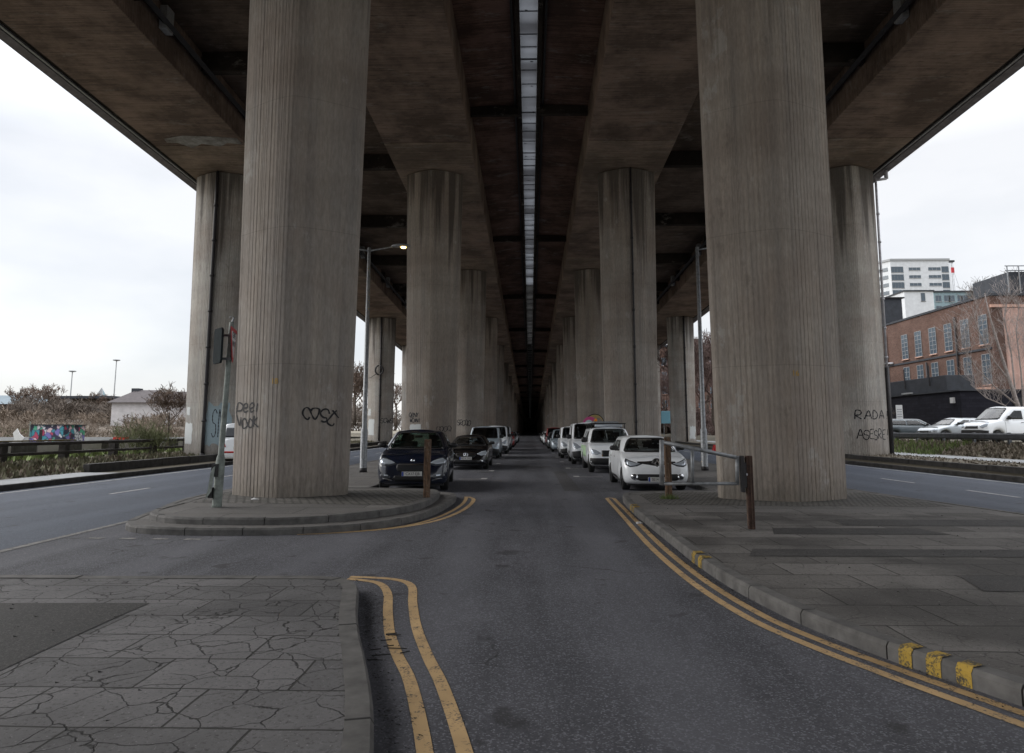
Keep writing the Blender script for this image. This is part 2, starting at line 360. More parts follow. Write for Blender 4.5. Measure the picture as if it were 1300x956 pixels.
# ------------------------------------------------------------------ camera
H0 = 1.6; F = 867.0
pitch = math.atan(113 / F); yaw = math.atan(23 / F * math.cos(pitch))
cam = bpy.data.cameras.new('camera'); co = bpy.data.objects.new('camera', cam); COL.objects.link(co)
cam.sensor_width = 36; cam.lens = 36 * F / 1300; cam.shift_y = -45 / 1300; cam.clip_end = 6000; cam.clip_start = .05
co.location = (0, 0, H0); co.rotation_euler = (PI / 2 + pitch, 0, yaw)
sc.camera = co
Fv = Vector((-math.sin(yaw) * math.cos(pitch), math.cos(yaw) * math.cos(pitch), math.sin(pitch)))
Rv = Vector((math.cos(yaw), math.sin(yaw), 0)); Uv = Rv.cross(Fv)
def ray(px, py): return Fv + Rv * ((px - 650) / F) + Uv * ((433 - py) / F)
def G(px, py, z=0.0):                                     # photo position -> point on the horizontal plane z
    d = ray(px, py); t = (z - H0) / d.z; return (d.x * t, d.y * t)
def W(px, py, Y):                                         # photo position -> point on the plane y = Y
    d = ray(px, py); t = Y / d.y; return (d.x * t, Y, H0 + d.z * t)

# ------------------------------------------------------------------ sky and light
w = bpy.data.worlds.new('World'); sc.world = w; w.use_nodes = True; nt = w.node_tree; nt.nodes.clear()
SUN_EL, SUN_ROT = math.radians(30), math.radians(-80)
sky = nt.nodes.new('ShaderNodeTexSky'); sky.sky_type = 'NISHITA'; sky.sun_disc = False; sky.sun_elevation = SUN_EL; sky.sun_rotation = SUN_ROT
tc = nt.nodes.new('ShaderNodeTexCoord'); mp = nt.nodes.new('ShaderNodeMapping'); mp.inputs[3].default_value = (1, 1, 2.6)
mp.inputs[1].default_value = (.35, 0.2, 0)
n1 = nt.nodes.new('ShaderNodeTexNoise'); n1.inputs['Scale'].default_value = 2.3; n1.inputs['Detail'].default_value = 7; n1.inputs['Roughness'].default_value = .5
rp = nt.nodes.new('ShaderNodeValToRGB'); e = rp.color_ramp.elements
e[0].position = .34; e[0].color = (3.15, 3.25, 3.45, 1); e[1].position = .60; e[1].color = (4.15, 4.15, 4.2, 1)
mx = nt.nodes.new('ShaderNodeMix'); mx.data_type = 'RGBA'; mx.inputs[0].default_value = .9
bg = nt.nodes.new('ShaderNodeBackground'); bg.inputs[1].default_value = .1; wo = nt.nodes.new('ShaderNodeOutputWorld')
L = nt.links.new
L(tc.outputs['Generated'], mp.inputs[0]); L(mp.outputs[0], n1.inputs['Vector']); L(n1.outputs['Fac'], rp.inputs[0])
sep = nt.nodes.new('ShaderNodeSeparateXYZ'); L(tc.outputs['Generated'], sep.inputs[0])   # overcast sky: the zenith is brighter than the horizon
gr_ = nt.nodes.new('ShaderNodeMapRange'); gr_.inputs['From Min'].default_value = .34; gr_.inputs['From Max'].default_value = .9; gr_.inputs['To Min'].default_value = 1; gr_.inputs['To Max'].default_value = 4.0; L(sep.outputs[2], gr_.inputs[0])
vs_ = nt.nodes.new('ShaderNodeVectorMath'); vs_.operation = 'SCALE'; L(rp.outputs[0], vs_.inputs[0]); L(gr_.outputs[0], vs_.inputs['Scale'])
L(sky.outputs[0], mx.inputs[6]); L(vs_.outputs[0], mx.inputs[7]); L(mx.outputs[2], bg.inputs[0]); L(bg.outputs[0], wo.inputs[0])
sl = bpy.data.lights.new('sun', 'SUN'); sl.energy = .9; sl.angle = math.radians(40); sl.color = (1, .97, .93)
so = bpy.data.objects.new('sun', sl); COL.objects.link(so)
sd = Vector((math.sin(SUN_ROT) * math.cos(SUN_EL), math.cos(SUN_ROT) * math.cos(SUN_EL), math.sin(SUN_EL)))
so.rotation_euler = sd.to_track_quat('Z', 'Y').to_euler(); so.location = (0, 0, 60)
sc.render.engine = 'CYCLES'; sc.cycles.max_bounces = 6; sc.cycles.diffuse_bounces = 4
sc.view_settings.view_transform = 'Standard'; sc.view_settings.look = 'None'; sc.view_settings.exposure = 1.25; sc.view_settings.gamma = 1

# ------------------------------------------------------------------ ground and roads
def sheet(name, mat, poly, z):
    mb = MB(); mb.add([(x, y, z) for x, y in poly], [tuple(range(len(poly)))]); o = mb.build(name, mat)
    return struct(o)
R0 = 3000
# one ground sheet that rises gently behind the verges on both sides
gx = [-R0, -400, -120, -60, -40, -26, -19, -17.0, -15.7, -13.95, 15.05, 15.74, 17.6, 19.2, 20.9, 27, 45, 130, 400, R0]
gzv = [2, 2, 1.6, 1.0, .6, .40, .38, .26, .12, -.03, -.03, .36, .40, .43, .92, .95, 1.2, 1.5, 2, 2]
gy = [-R0, -300, -60, 0, 40, 80, 140, 260, 600, R0]
mb = MB(); mb.add([(x, y, z) for y in gy for x, z in zip(gx, gzv)], [(j * len(gx) + i, j * len(gx) + i + 1, (j + 1) * len(gx) + i + 1, (j + 1) * len(gx) + i) for j in range(len(gy) - 1) for i in range(len(gx) - 1)])
struct(mb.build('ground', 'land'))
def zg(x): return interp(list(zip(gx, gzv)), x)
sheet('road', 'asphalt', [(-7.15, -60), (8.4, -60), (8.4, 500), (-7.15, 500)], 0)
sheet('left_carriageway', 'asphalt_out', [(-13.9, -60), (-7.15, -60), (-7.15, 500), (-13.9, 500)], 0)
sheet('right_carriageway', 'asphalt_out', [(8.4, -60), (15.0, -60), (15.0, 500), (8.4, 500)], 0)

def smooth_poly(p, n=4):
    out = []
    for i in range(len(p) - 1):
        a = p[max(i - 1, 0)]; b = p[i]; c = p[i + 1]; d = p[min(i + 2, len(p) - 1)]
        for k in range(n):
            t = k / n
            out.append(tuple(.5 * ((2 * b[j]) + (-a[j] + c[j]) * t + (2 * a[j] - 5 * b[j] + 4 * c[j] - d[j]) * t * t + (-a[j] + 3 * b[j] - 3 * c[j] + d[j]) * t ** 3) for j in (0, 1)))
    out.append(tuple(p[-1])); return out
def resample(p, step):
    out = [p[0]]; acc = 0
    for a, b in zip(p, p[1:]):
        d = math.dist(a, b); pos = 0
        while acc + (d - pos) >= step:
            pos += step - acc; acc = 0; out.append((lerp(a[0], b[0], pos / d), lerp(a[1], b[1], pos / d)))
        acc += d - pos
    if math.dist(out[-1], p[-1]) > .05: out.append(p[-1])
    return out
def offset(p, d):                                      # positive = to the left of travel
    out = []
    for i, q in enumerate(p):
        a = p[max(i - 1, 0)]; b = p[min(i + 1, len(p) - 1)]; dx, dy = b[0] - a[0], b[1] - a[1]; l = math.hypot(dx, dy) or 1
        out.append((q[0] - dy / l * d, q[1] + dx / l * d))
    return out
def kerb(path, z0, z1, width=.14, mat='kerb', stone=.9, side=1, name='kerb'):
    """individual kerb stones along a path; the road face runs along the path, the stone lies to its left"""
    fine = resample(path, stone / 4); mb = MB(); k = 0
    inner = offset(fine, width * side); lip = offset(fine, .02 * side)
    i = 0
    while i < len(fine) - 1:
        j = min(i + 4, len(fine) - 1); dz = random.uniform(-.006, .006)
        idx = list(range(i, j + 1)); vs = []
        for q in idx:
            g = .006 if q == i else (-.006 if q == j else 0)
            nx = fine[min(q + 1, len(fine) - 1)]; pv = fine[max(q - 1, 0)]; dx, dy = nx[0] - pv[0], nx[1] - pv[1]; l = math.hypot(dx, dy) or 1
            gx_, gy_ = dx / l * g, dy / l * g
            for (P, z) in ((fine, z0 - .05), (fine, z1 - .03), (lip, z1), (inner, z1), (inner, z0 - .05)):
                vs.append((P[q][0] + gx_, P[q][1] + gy_, z + (dz if z > z0 else 0)))
        n = len(idx); fs = []
        for a in range(n - 1):
            for b in range(4): fs.append((a * 5 + b, (a + 1) * 5 + b, (a + 1) * 5 + b + 1, a * 5 + b + 1))
        fs.append((0, 1, 2, 3, 4)); fs.append(tuple((n - 1) * 5 + b for b in range(5))[::-1])
        mb.add(vs, fs); i = j
    return struct(mb.build(name, mat))
def slab(name, mat, poly, z):
    bm = bmesh.new(); vs = [bm.verts.new((x, y, z)) for x, y in poly]; f = bm.faces.new(vs)
    r = bmesh.ops.extrude_face_region(bm, geom=[f]); 
    for v in r['geom']:
        if isinstance(v, bmesh.types.BMVert): v.co.z = z - .3
    bmesh.ops.recalc_face_normals(bm, faces=bm.faces); bmesh.ops.triangulate(bm, faces=[q for q in bm.faces if len(q.verts) > 4])
    me = bpy.data.meshes.new(name); bm.to_mesh(me); bm.free(); me.materials.append(M[mat]); o = bpy.data.objects.new(name, me); COL.objects.link(o)
    return struct(o)
def ribbon(mb, path, wd, z):
    a = offset(path, wd / 2); b = offset(path, -wd / 2); n = len(path); o = len(mb.v)
    mb.v += [(x, y, z) for x, y in a] + [(x, y, z) for x, y in b]
    mb.f += [(o + i, o + n + i, o + n + i + 1, o + i + 1) for i in range(n - 1)]

# left foreground pavement
lf = smooth_poly([(-7.3, 7.16), (-5.0, 7.17), (-3.0, 7.2), (-2.2, 7.22), (-1.86, 7.12), (-1.68, 6.85), (-1.56, 6.4), (-1.43, 5.85), (-1.26, 5.25), (-1.06, 4.62), (-.78, 3.6), (-.5, 2.0), (-.4, 0), (-.4, -6)])
kerb(lf, 0, .12, .15, side=-1)
slab('left_pavement', 'flags_l', offset(lf, -.15)[:: 1] + [(-7.15, -6)], .112)
sheet('asphalt_patch', 'patch', [G(-500, 766, .112), G(190, 766, .112), G(150, 783, .112), G(95, 808, .112), G(0, 852, .112), G(-500, 1000, .112)], .116)
# left island: lower tier, the long median behind it, and the raised plinth round the first column
il = [(-7.75, 17.5), (-7.6, 15.0), (-7.1, 13.0), (-6.72, 11.5), (-6.2, 10.85), (-5.3, 10.62), (-4.0, 10.66), (-3.0, 11.0), (-2.3, 11.7), (-1.86, 13.0), (-1.7, 14.7), (-1.72, 16.2), (-2.1, 16.9), (-3.1, 17.15), (-4.05, 17.3)]
ils = smooth_poly(il); full = [(-7.75, 420)] + ils + [(-4.2, 18.0), (-4.2, 420)]
kerb(full, 0, .11, .13, side=1)
slab('left_median', 'concrete_walk', offset(full, .13), .104)
up = smooth_poly([(-6.75, 13.2), (-6.6, 12.0), (-6.14, 11.36), (-5.4, 11.06), (-4.15, 11.02), (-3.16, 11.46), (-2.44, 12.4), (-2.08, 13.4), (-2.0, 14.8), (-2.1, 16.0), (-2.5, 16.6), (-4.2, 16.85), (-6.6, 16.8), (-6.95, 15.2), (-6.75, 13.2)])
kerb(up, .104, .215, .13, side=1, stone=1.0)
slab('left_plinth', 'concrete_walk', offset(up, .13)[:-1], .208)
sheet('left_setts', 'setts', [(-6.55, 13.35), (-2.35, 13.0), (-2.2, 14.6), (-2.3, 16.0), (-6.6, 16.5), (-6.75, 15.2)], .212)
# right pavement
rk = [(-2.0, -6), (0.0, -6)]
rp_ = smooth_poly([(5.6, -6), (4.7, .5), (3.7, 2.6), (3.1, 3.75), (2.74, 4.6), (2.55, 5.0), (2.38, 5.5), (2.2, 6.17), (2.04, 7.3), (1.98, 8.61), (1.98, 10.06), (1.98, 12.1), (2.0, 14.0), (2.12, 16.1), (2.4, 16.9), (3.2, 17.3), (4.5, 17.5)])
rfull = rp_ + [(4.55, 18.5), (4.55, 420)]
rfar = [(8.1, 420), (8.15, 18), (8.6, 14.5), (9.2, 10), (9.6, 4), (9.8, -6)]
kerb(rfull, 0, .12, .14, side=-1); kerb(rfar, 0, .12, .13, side=-1)
ri = offset(rfull, -.14); ro = offset(rfar, -.13)
cut1 = [p for p in ri if p[1] < 12.6]; cut2 = [p for p in ri if p[1] >= 12.6]
slab('right_pavement', 'flags_r', cut1 + [(cut2[0][0], 12.9), (8.75, 12.9)] + ro[3:], .112)
slab('right_median', 'concrete_walk', [(cut2[0][0], 12.9)] + cut2[1:] + ro[:3] + [(8.7, 12.9)], .112)
sheet('right_setts', 'setts', [(2.5, 14.1), (5, 13.9), (8.3, 13.9), (8.0, 16.9), (3.3, 16.9), (2.5, 16.2)], .116)
mb = MB()
for x0, x1, y0, y1 in ((2.6, 8.5, 8.45, 8.98), (4.9, 8.7, 11.1, 11.9), (3.5, 6.0, 10.2, 10.85), (4.2, 9.0, 6.7, 7.4)):
    k = .02; mb.add([(x0, y0, .1165), (x1, y0 + k, .1165), (x1 - .1, y1, .1165), (x0 + .2, y1 - k, .1165)], [(0, 1, 2, 3)])
struct(mb.build('repaired_paving_strip', 'patch'))

# markings
mb = MB()
yA = smooth_poly([(1.80, 16.5), (1.73, 13.2), (1.66, 10.05), (1.68, 8.14), (1.75, 7.01), (1.89, 6.04), (2.12, 5.32), (2.28, 4.94), (2.42, 4.62), (2.9, 3.6), (3.6, 2.2)])
ribbon(mb, yA, .085, .004); ribbon(mb, offset(yA, .165), .085, .004)
ribbon(mb, smooth_poly([(1.80, 16.47), (1.88, 16.62), (1.965, 16.47)]), .085, .0045)
yO = smooth_poly([(-1.98, 7.72), (-1.5, 7.62), (-1.24, 7.32), (-1.1, 6.6), (-.93, 5.8), (-.73, 5.08), (-.55, 4.5), (-.3, 3.5), (0, 2)])
yI = smooth_poly([(-1.98, 7.62), (-1.62, 7.44), (-1.42, 7.0), (-1.27, 6.3), (-1.12, 5.65), (-.95, 5.1), (-.76, 4.55), (-.5, 3.5), (-.2, 2)])
ribbon(mb, yO, .085, .004); ribbon(mb, yI, .085, .004)
y1 = smooth_poly([(-3.6, 10.75), (-2.92, 10.98), (-2.2, 11.5), (-1.68, 12.4), (-1.4, 13.7), (-1.3, 15.0), (-1.32, 16.2), (-1.5, 16.8)])
y2 = smooth_poly([(-3.2, 10.86), (-2.6, 11.24), (-2.1, 11.75), (-1.75, 12.7), (-1.55, 14.0), (-1.48, 15.2), (-1.5, 16.2), (-1.55, 16.8)])
ribbon(mb, y1, .09, .004); ribbon(mb, y2, .08, .0045)
struct(mb.build('yellow_lines', 'yellow'))
mb = MB()
def kerb_paint(path, s0, lens, z0, z1, side):
    """short loading marks painted over a kerb stone: face and top"""
    fine = resample(path, .05)
    for a, b in lens:
        i0 = int((s0 + a) / .05); i1 = int((s0 + b) / .05); seg = fine[i0:i1 + 1]
        o1 = offset(seg, -.004 * side); o2 = offset(seg, .02 * side); o3 = offset(seg, .125 * side); n = len(seg); o = len(mb.v)
        for (P, z) in ((o1, z0), (o1, z1 - .025), (o2, z1 + .009), (o3, z1 + .009)): mb.v += [(x, y, z) for x, y in P]
        for r in range(3): mb.f += [(o + r * n + i, o + r * n + i + 1, o + (r + 1) * n + i + 1, o + (r + 1) * n + i) for i in range(n - 1)]
def s_at(path, y, after=0):
    s = 0
    for a, b in zip(path, path[1:]):
        if (a[1] - y) * (b[1] - y) <= 0 and s >= after: return s
        s += math.dist(a, b)
    return s
kerb_paint(rp_, s_at(rp_, 4.62), [(0, .10), (.18, .29), (.37, .48)], .0, .12, -1)
kerb_paint(rp_, s_at(rp_, 8.5), [(0, .18), (.3, .48)], .0, .12, -1)
kerb_paint(rp_, s_at(rp_, 13.6), [(0, .2), (.35, .55)], .02, .12, -1)
sI = [i for i, p in enumerate(ils) if abs(p[0] + 3.55) < .3][-1]; slen = sum(math.dist(a, b) for a, b in zip(ils[:sI], ils[1:sI + 1]))
kerb_paint(ils, slen, [(0, .22), (.35, .6)], .01, .11, 1)
kerb_paint(ils, slen + 2.4, [(0, .2), (.35, .5)], .01, .11, 1)
struct(mb.build('kerb_loading_marks', 'yellow_kerb'))
mb = MB()
for y in [2, 8, 12.3, 18.2, 24.2, 30.2] + [36.2 + 6 * i for i in range(20)]:
    ribbon(mb, [(-10.6, y - .9), (-10.6, y + .9)], .1, .004)
for y in [12.5, 18.0, 22.5, 28, 34] + [40 + 6 * i for i in range(20)]:
    ribbon(mb, [(11.7, y - 1), (11.7, y + 1)], .1, .004)
ribbon(mb, [(-13.45, -20), (-13.45, 300)], .1, .004); ribbon(mb, [(14.65, -20), (14.65, 300)], .1, .004)
struct(mb.build('white_lines', 'white_line'))
mb = MB()
ribbon(mb, [(-7.0, 1), (-7.02, 9), (-7.1, 12.6), (-7.5, 14), (-7.9, 16), (-8.0, 30), (-8.0, 200)], .12, .005)
ribbon(mb, [(8.75, 14.5), (8.35, 18.5), (8.35, 200)], .1, .005)
for i in range(4): ribbon(mb, [(-6.6 + i * .5, 10.3 - i * .02), (-6.35 + i * .5, 10.29 - i * .02)], .12, .005)
struct(mb.build('worn_edge_lines', 'white_faint'))
mb = MB()
for y in (22.8, 27.2, 33.2, 39, 44.8, 51, 57): ribbon(mb, [(-2.35, y), (-1.45, y)], .09, .004); ribbon(mb, [(-1.55, y - .02), (-1.52, y + .5)], .2, .0045)
for y in (24.0, 29.2, 35.0, 41, 47, 53, 59): ribbon(mb, [(1.5, y), (2.5, y)], .08, .004); ribbon(mb, [(1.6, y - .02), (1.6, y + .45)], .2, .0045)
struct(mb.build('parking_bay_marks', 'white_line'))
for poly in ([(.9, 18.5), (1.35, 18.5), (1.35, 27), (.9, 27)], [(-.9, 30), (.9, 30), (.9, 30.8), (-.9, 30.8)]): sheet('road_repair', 'asphalt_rep', poly, .002)
# manhole
mb = MB(); mb.lathe([(.0015, .33), (.006, .33)], 24, 'z', (2.35, 36.6, 0)); struct(mb.build('manhole_cover', 'kerb'))

# ------------------------------------------------------------------ viaduct
YP = [15.0, 34.9] + [34.9 + 19.85 * i for i in range(1, 20)]
def zs(y): return max(7.6, 15.1 - .0295 * (y - 34.5))
def stations(y0, y1, step=5.0):
    n = max(1, int(round((y1 - y0) / step))); return [lerp(y0, y1, i / n) for i in range(n + 1)]
Y0, Y1 = -70, 470
def extrude_y(mb, poly, ys):
    """profile [(x, dz)] swept along y, following the soffit level"""
    n = len(poly); o = len(mb.v)
    for y in ys: mb.v += [(x, y, zs(y) + dz) for x, dz in poly]
    for j in range(len(ys) - 1):
        for i in range(n): mb.f.append((o + j * n + i, o + j * n + (i + 1) % n, o + (j + 1) * n + (i + 1) % n, o + (j + 1) * n + i))
    mb.f.append(tuple(o + i for i in range(n))[::-1]); mb.f.append(tuple(o + (len(ys) - 1) * n + i for i in range(n)))
piers = [-4.85] + YP
for sgn, lab in ((-1, 'left hand viaduct deck with box girders and cross beams seen from below'), (1, 'right hand viaduct deck with box girders and cross beams seen from below')):
    d = thing('viaduct_deck', lab, 'bridge deck', (0, 0, 0))
    dx0 = .45 if sgn > 0 else .0
    S = lambda prof: [(sgn * x, z) for x, z in prof]
    for a, b, sm in ((2.8, 6.95, 'soffit'), (13.6, 18.05, 'soffit')):
        # span lengths and heavier pier segments, separated by an open joint
        segs = []; y = Y0
        for p in piers:
            if p + 4.0 > Y1: break
            if p - 3.9 > y: segs.append((y, p - 3.9, 0))
            segs.append((p - 3.86, p + 3.9, 1)); y = p + 3.94
        segs.append((y, Y1, 0))
        for s0, s1, pier in segs:
            m = MB(); dz = -.02 if pier else .0
            extrude_y(m, S([(a, dz), (b, dz), (b, 1.85), (a, 1.85)]), stations(s0, s1, 20))
            bevel(m.build('pier_segment' if pier else 'box_girder', 'soffit_pier' if pier else 'soffit', d), .03)
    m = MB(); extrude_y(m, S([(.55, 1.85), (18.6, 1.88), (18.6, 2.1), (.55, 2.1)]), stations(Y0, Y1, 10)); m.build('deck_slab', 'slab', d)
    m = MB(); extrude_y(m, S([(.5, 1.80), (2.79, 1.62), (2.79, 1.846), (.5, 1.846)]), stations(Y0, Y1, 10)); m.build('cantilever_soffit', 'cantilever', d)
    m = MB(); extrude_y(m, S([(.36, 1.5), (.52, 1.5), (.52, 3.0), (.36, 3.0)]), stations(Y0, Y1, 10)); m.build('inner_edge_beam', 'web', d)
    m = MB(); extrude_y(m, S([(.60, 1.66), (.70, 1.66), (.70, 1.74), (.60, 1.74)]), stations(Y0, Y1, 10)); m.build('cable_duct', 'pipe', d)
    m = MB(); extrude_y(m, S([(18.06, .10), (18.45, .12), (18.45, 1.85), (18.06, 1.85)]), stations(Y0, Y1, 10)); m.build('edge_upstand', 'web', d)
    m = MB(); extrude_y(m, S([(18.47, .02), (18.85, -.04), (18.9, 3.1), (18.62, 3.1), (18.62, 1.4), (18.47, 1.2)]), stations(Y0, Y1, 10)); m.build('parapet', 'fascia', d)
    m = MB(); extrude_y(m, S([(18.30, .02), (18.40, .02), (18.40, .10), (18.30, .10)]), stations(Y0, Y1, 10)); m.build('edge_conduit', 'galv', d)
    m = MB(); extrude_y(m, S([(13.15, 1.0), (13.3, .9), (13.45, 1.0), (13.3, 1.15)]), stations(Y0, Y1, 10)); m.build('service_pipe', 'pipe', d)
    yb = 6.25
    while yb < 420:
        if yb > -1:
            z = zs(yb); m = MB(); m.box(min(sgn * 6.97, sgn * 13.58), max(sgn * 6.97, sgn * 13.58), yb, yb + .35, z + 1.0, z + 1.83)
            m.build('cross_beam', 'web', d)
            for q in (1.8, 2.6):
                m = MB(); m.box(min(sgn * 13.30, sgn * 13.57), max(sgn * 13.30, sgn * 13.57), yb + q * 2.6, yb + q * 2.6 + .5, z + .6, z + 1.5); m.build('web_bracket', 'galv_light' if q > 2 else 'web', d)
        yb += 10.0
    # joints in the inner cantilever
    for p in piers[1:14]:
        z = zs(p); m = MB(); m.box(min(sgn * .53, sgn * 2.78), max(sgn * .53, sgn * 2.78), p - 4.2, p - 3.95, z + 1.35, z + 1.79); m.build('joint_beam', 'web', d)
    # spalled repair on the left outer girder
    if sgn < 0:
        t = NT('pale_repair_mortar'); v = t.coord(kind='World'); n = t.noise(v, 1.5, 6, .7)
        t.fin(t.mix(t.ramp(n, [(.3, 0.0), (.6, 1.0)]), (.10, .085, .075), (.34, .34, .33)), .9, t.bump(n, .5, .02))
        mm = t.m; pts = []; rr = random.Random(5)
        base = [(-17.2, 30.2), (-16.2, 29.9), (-15.3, 30.0), (-14.6, 30.1), (-13.8, 30.25)]
        top = [(-13.8, 30.95), (-14.4, 30.75), (-14.9, 31.1), (-15.6, 30.8), (-16.3, 31.2), (-16.8, 30.7), (-17.3, 30.65)]
        poly = [(x + rr.uniform(-.06, .06), y + rr.uniform(-.06, .06)) for x, y in base + top]
        m = MB(); n = len(poly); m.v = [(x, y, zs(y) - .03) for x, y in poly] + [(x, y, zs(y) - .005) for x, y in poly]
        m.f = [tuple(range(n)), tuple(range(n, 2 * n))[::-1]] + [(i, (i + 1) % n, n + (i + 1) % n, n + i) for i in range(n)]
        m.build('mortar_repair', mm, d)

# translucent sheeting that closes the slot between the two decks
t = NT('ribbed_translucent_sheet'); v = t.coord(kind='World')
bn = t.noise(t.n('ShaderNodeMapping', ins={0: v, 3: (.3, 1, 1)}).outputs[0], .55, 3, .5)
cc = t.mix(t.ramp(bn, [(.35, 0.0), (.65, 1.0)]), (.18, .18, .185), (.36, .37, .385))
rb = t.n('ShaderNodeTexWave', wave_type='BANDS', bands_direction='X', ins={'Vector': v, 'Scale': 7.0}).outputs['Fac']
cc = t.mix(t.ramp(rb, [(.0, .55), (.3, 0.0)]), cc, (.12, .13, .15))
tr = t.n('ShaderNodeBsdfTranslucent', ins={'Color': cc}); df = t.n('ShaderNodeBsdfTransparent', ins={'Color': cc})
ms = t.n('ShaderNodeMixShader', ins={0: .35, 1: tr.outputs[0], 2: df.outputs[0]}); t.link(ms.outputs[0], t.out.inputs[0]); M['sheet'] = t.m
for nm_, k_ in (('sheet_dim_mid', .5), ('sheet_dim_far', .16)):  # farther sheeting multiplied darker to paint the slot's light fading with distance
    M[nm_] = M['sheet'].copy(); M[nm_].name = 'dimmed_translucent_' + nm_; nt_ = M[nm_].node_tree
    for nd in list(nt_.nodes):
        if nd.bl_idname in ('ShaderNodeBsdfTranslucent', 'ShaderNodeBsdfTransparent'):
            src = nd.inputs['Color'].links[0].from_socket; mx_ = nt_.nodes.new('ShaderNodeMix'); mx_.data_type = 'RGBA'; mx_.blend_type = 'MULTIPLY'; mx_.inputs[0].default_value = 1; mx_.inputs[7].default_value = (k_, k_ * .97, k_ * .92, 1)
            nt_.links.new(src, mx_.inputs[6]); nt_.links.new(mx_.outputs[2], nd.inputs['Color'])
g = thing('slot_cover', 'pale translucent ribbed sheeting in the long slot between the two decks', 'roof sheet')
for ya_, yb_, mm_ in ((Y0, 70, 'sheet'), (70, 110, 'sheet_dim_mid'), (110, Y1, 'sheet_dim_far')):
    m = MB(); extrude_y(m, [(-.355, 2.55), (.355, 2.55), (.355, 2.553), (-.355, 2.553)], stations(ya_, yb_, 10)); m.build('sheeting', mm_, g)
m = MB(); y = -6
while y < 200:
    z = zs(y); m.box(-.355, .355, y, y + random.choice((.03, .03, .09)), z + 2.50, z + 2.545); y += random.choice((.9, 1.2, 1.5)) * (1 if y < 60 else 2.5)
m.build('cross_bars', 'galv', g)
rr = random.Random(3); m = MB()
for i in range(26):
    y = rr.uniform(9, 50); x = rr.uniform(-.3, .3); z = zs(y) + 2.49; r = rr.uniform(.03, .07)
    m.add([(x - r, y - r, z), (x + r, y - r * .5, z), (x + r * .6, y + r, z + .01), (x - r, y + r * .8, z)], [(0, 1, 2, 3)])
m.build('leaf_debris', 'ink', g)
for x0_, x1_, lab_ in ((-24, -22.5, 'tall dark retaining wall beside the far left of the viaduct'), (22.5, 24, 'tall dark retaining wall beside the far right of the viaduct')):  # added walls that block sky light so the far spans stay dark
    m = MB(); m.box(x0_, x1_, 185, 474, -.5, 11); tag(m.build('shade_wall', 'black_wall'), lab_, 'wall')
# added wall that shuts out the sky and darkens the far end
m = MB(); m.box(-19, 19, 470.1, 474, -.2, 12); tag(m.build('end_shade_wall', 'web'), 'dark concrete wall closing the far end under the viaduct', 'wall')

# ---- columns
EXP = 1.45
RIBS = [random.Random(9 + q).choice((1.5, 1.2, 1.0, .8, .35, 1.1)) for q in range(97)]
def colprof(hw, t, s):
    """half lens, returns closed outline with fluting"""
    out = []; N = 300; front = []
    nrib = int(hw * 2 / .095)
    for i in range(N + 1):
        u = -1 + 2 * i / N; x = u * hw; y = -(t + s * (1 - abs(u) ** EXP)); ph = (u * .5 + .5) * nrib
        fr = ph % 1.0; rib = (-.005 if fr < .6 else .004) * RIBS[int(ph) % 97]
        front.append((x, y + rib * (1 if abs(u) < .985 else 0)))
    return front + [(x, -y) for x, y in front[::-1]]
def column(x, y, wb, wt, mat, label, group, zb, s=.70, t=.14):
    zt = zs(y) - .05; r = thing('viaduct_column', label, 'column', (x, y, zb), 0, group)
    h = zt - zb; a = colprof(wb / 2, t, s); b = colprof(wt / 2, t * 1.1, s * 1.1); n = len(a)
    m = MB(); m.v = [(p[0], p[1], 0) for p in a] + [(p[0], p[1], h) for p in b]
    m.f = [(i, (i + 1) % n, n + (i + 1) % n, n + i) for i in range(n)] + [tuple(range(n))[::-1], tuple(n + i for i in range(n))]
    m.build('shaft', mat, r)
    m = MB(); m.box(-wt * .36, wt * .36, -.35, .35, h - .0, h + .12); m.build('bearing', 'ink', r)
    r['_h'] = h
    def surf(u, z):            # u in metres from the axis, z above base -> local point on the front face
        k = z / h; hw = lerp(wb, wt, k) / 2; uu = max(-1, min(1, u / hw)); tt = t * lerp(1, 1.1, k); ss = s * lerp(1, 1.1, k)
        return Vector((u, -(tt + ss * (1 - abs(uu) ** EXP)) - .014, z))
    return r, surf
ordn = ['', 'second', 'third', 'fourth', 'fifth', 'sixth', 'seventh', 'eighth', 'ninth', 'tenth', 'eleventh', 'twelfth', 'thirteenth', 'fourteenth', 'fifteenth', 'sixteenth', 'seventeenth', 'eighteenth', 'nineteenth', 'twentieth', 'twenty first', 'twenty second']
cols = {}
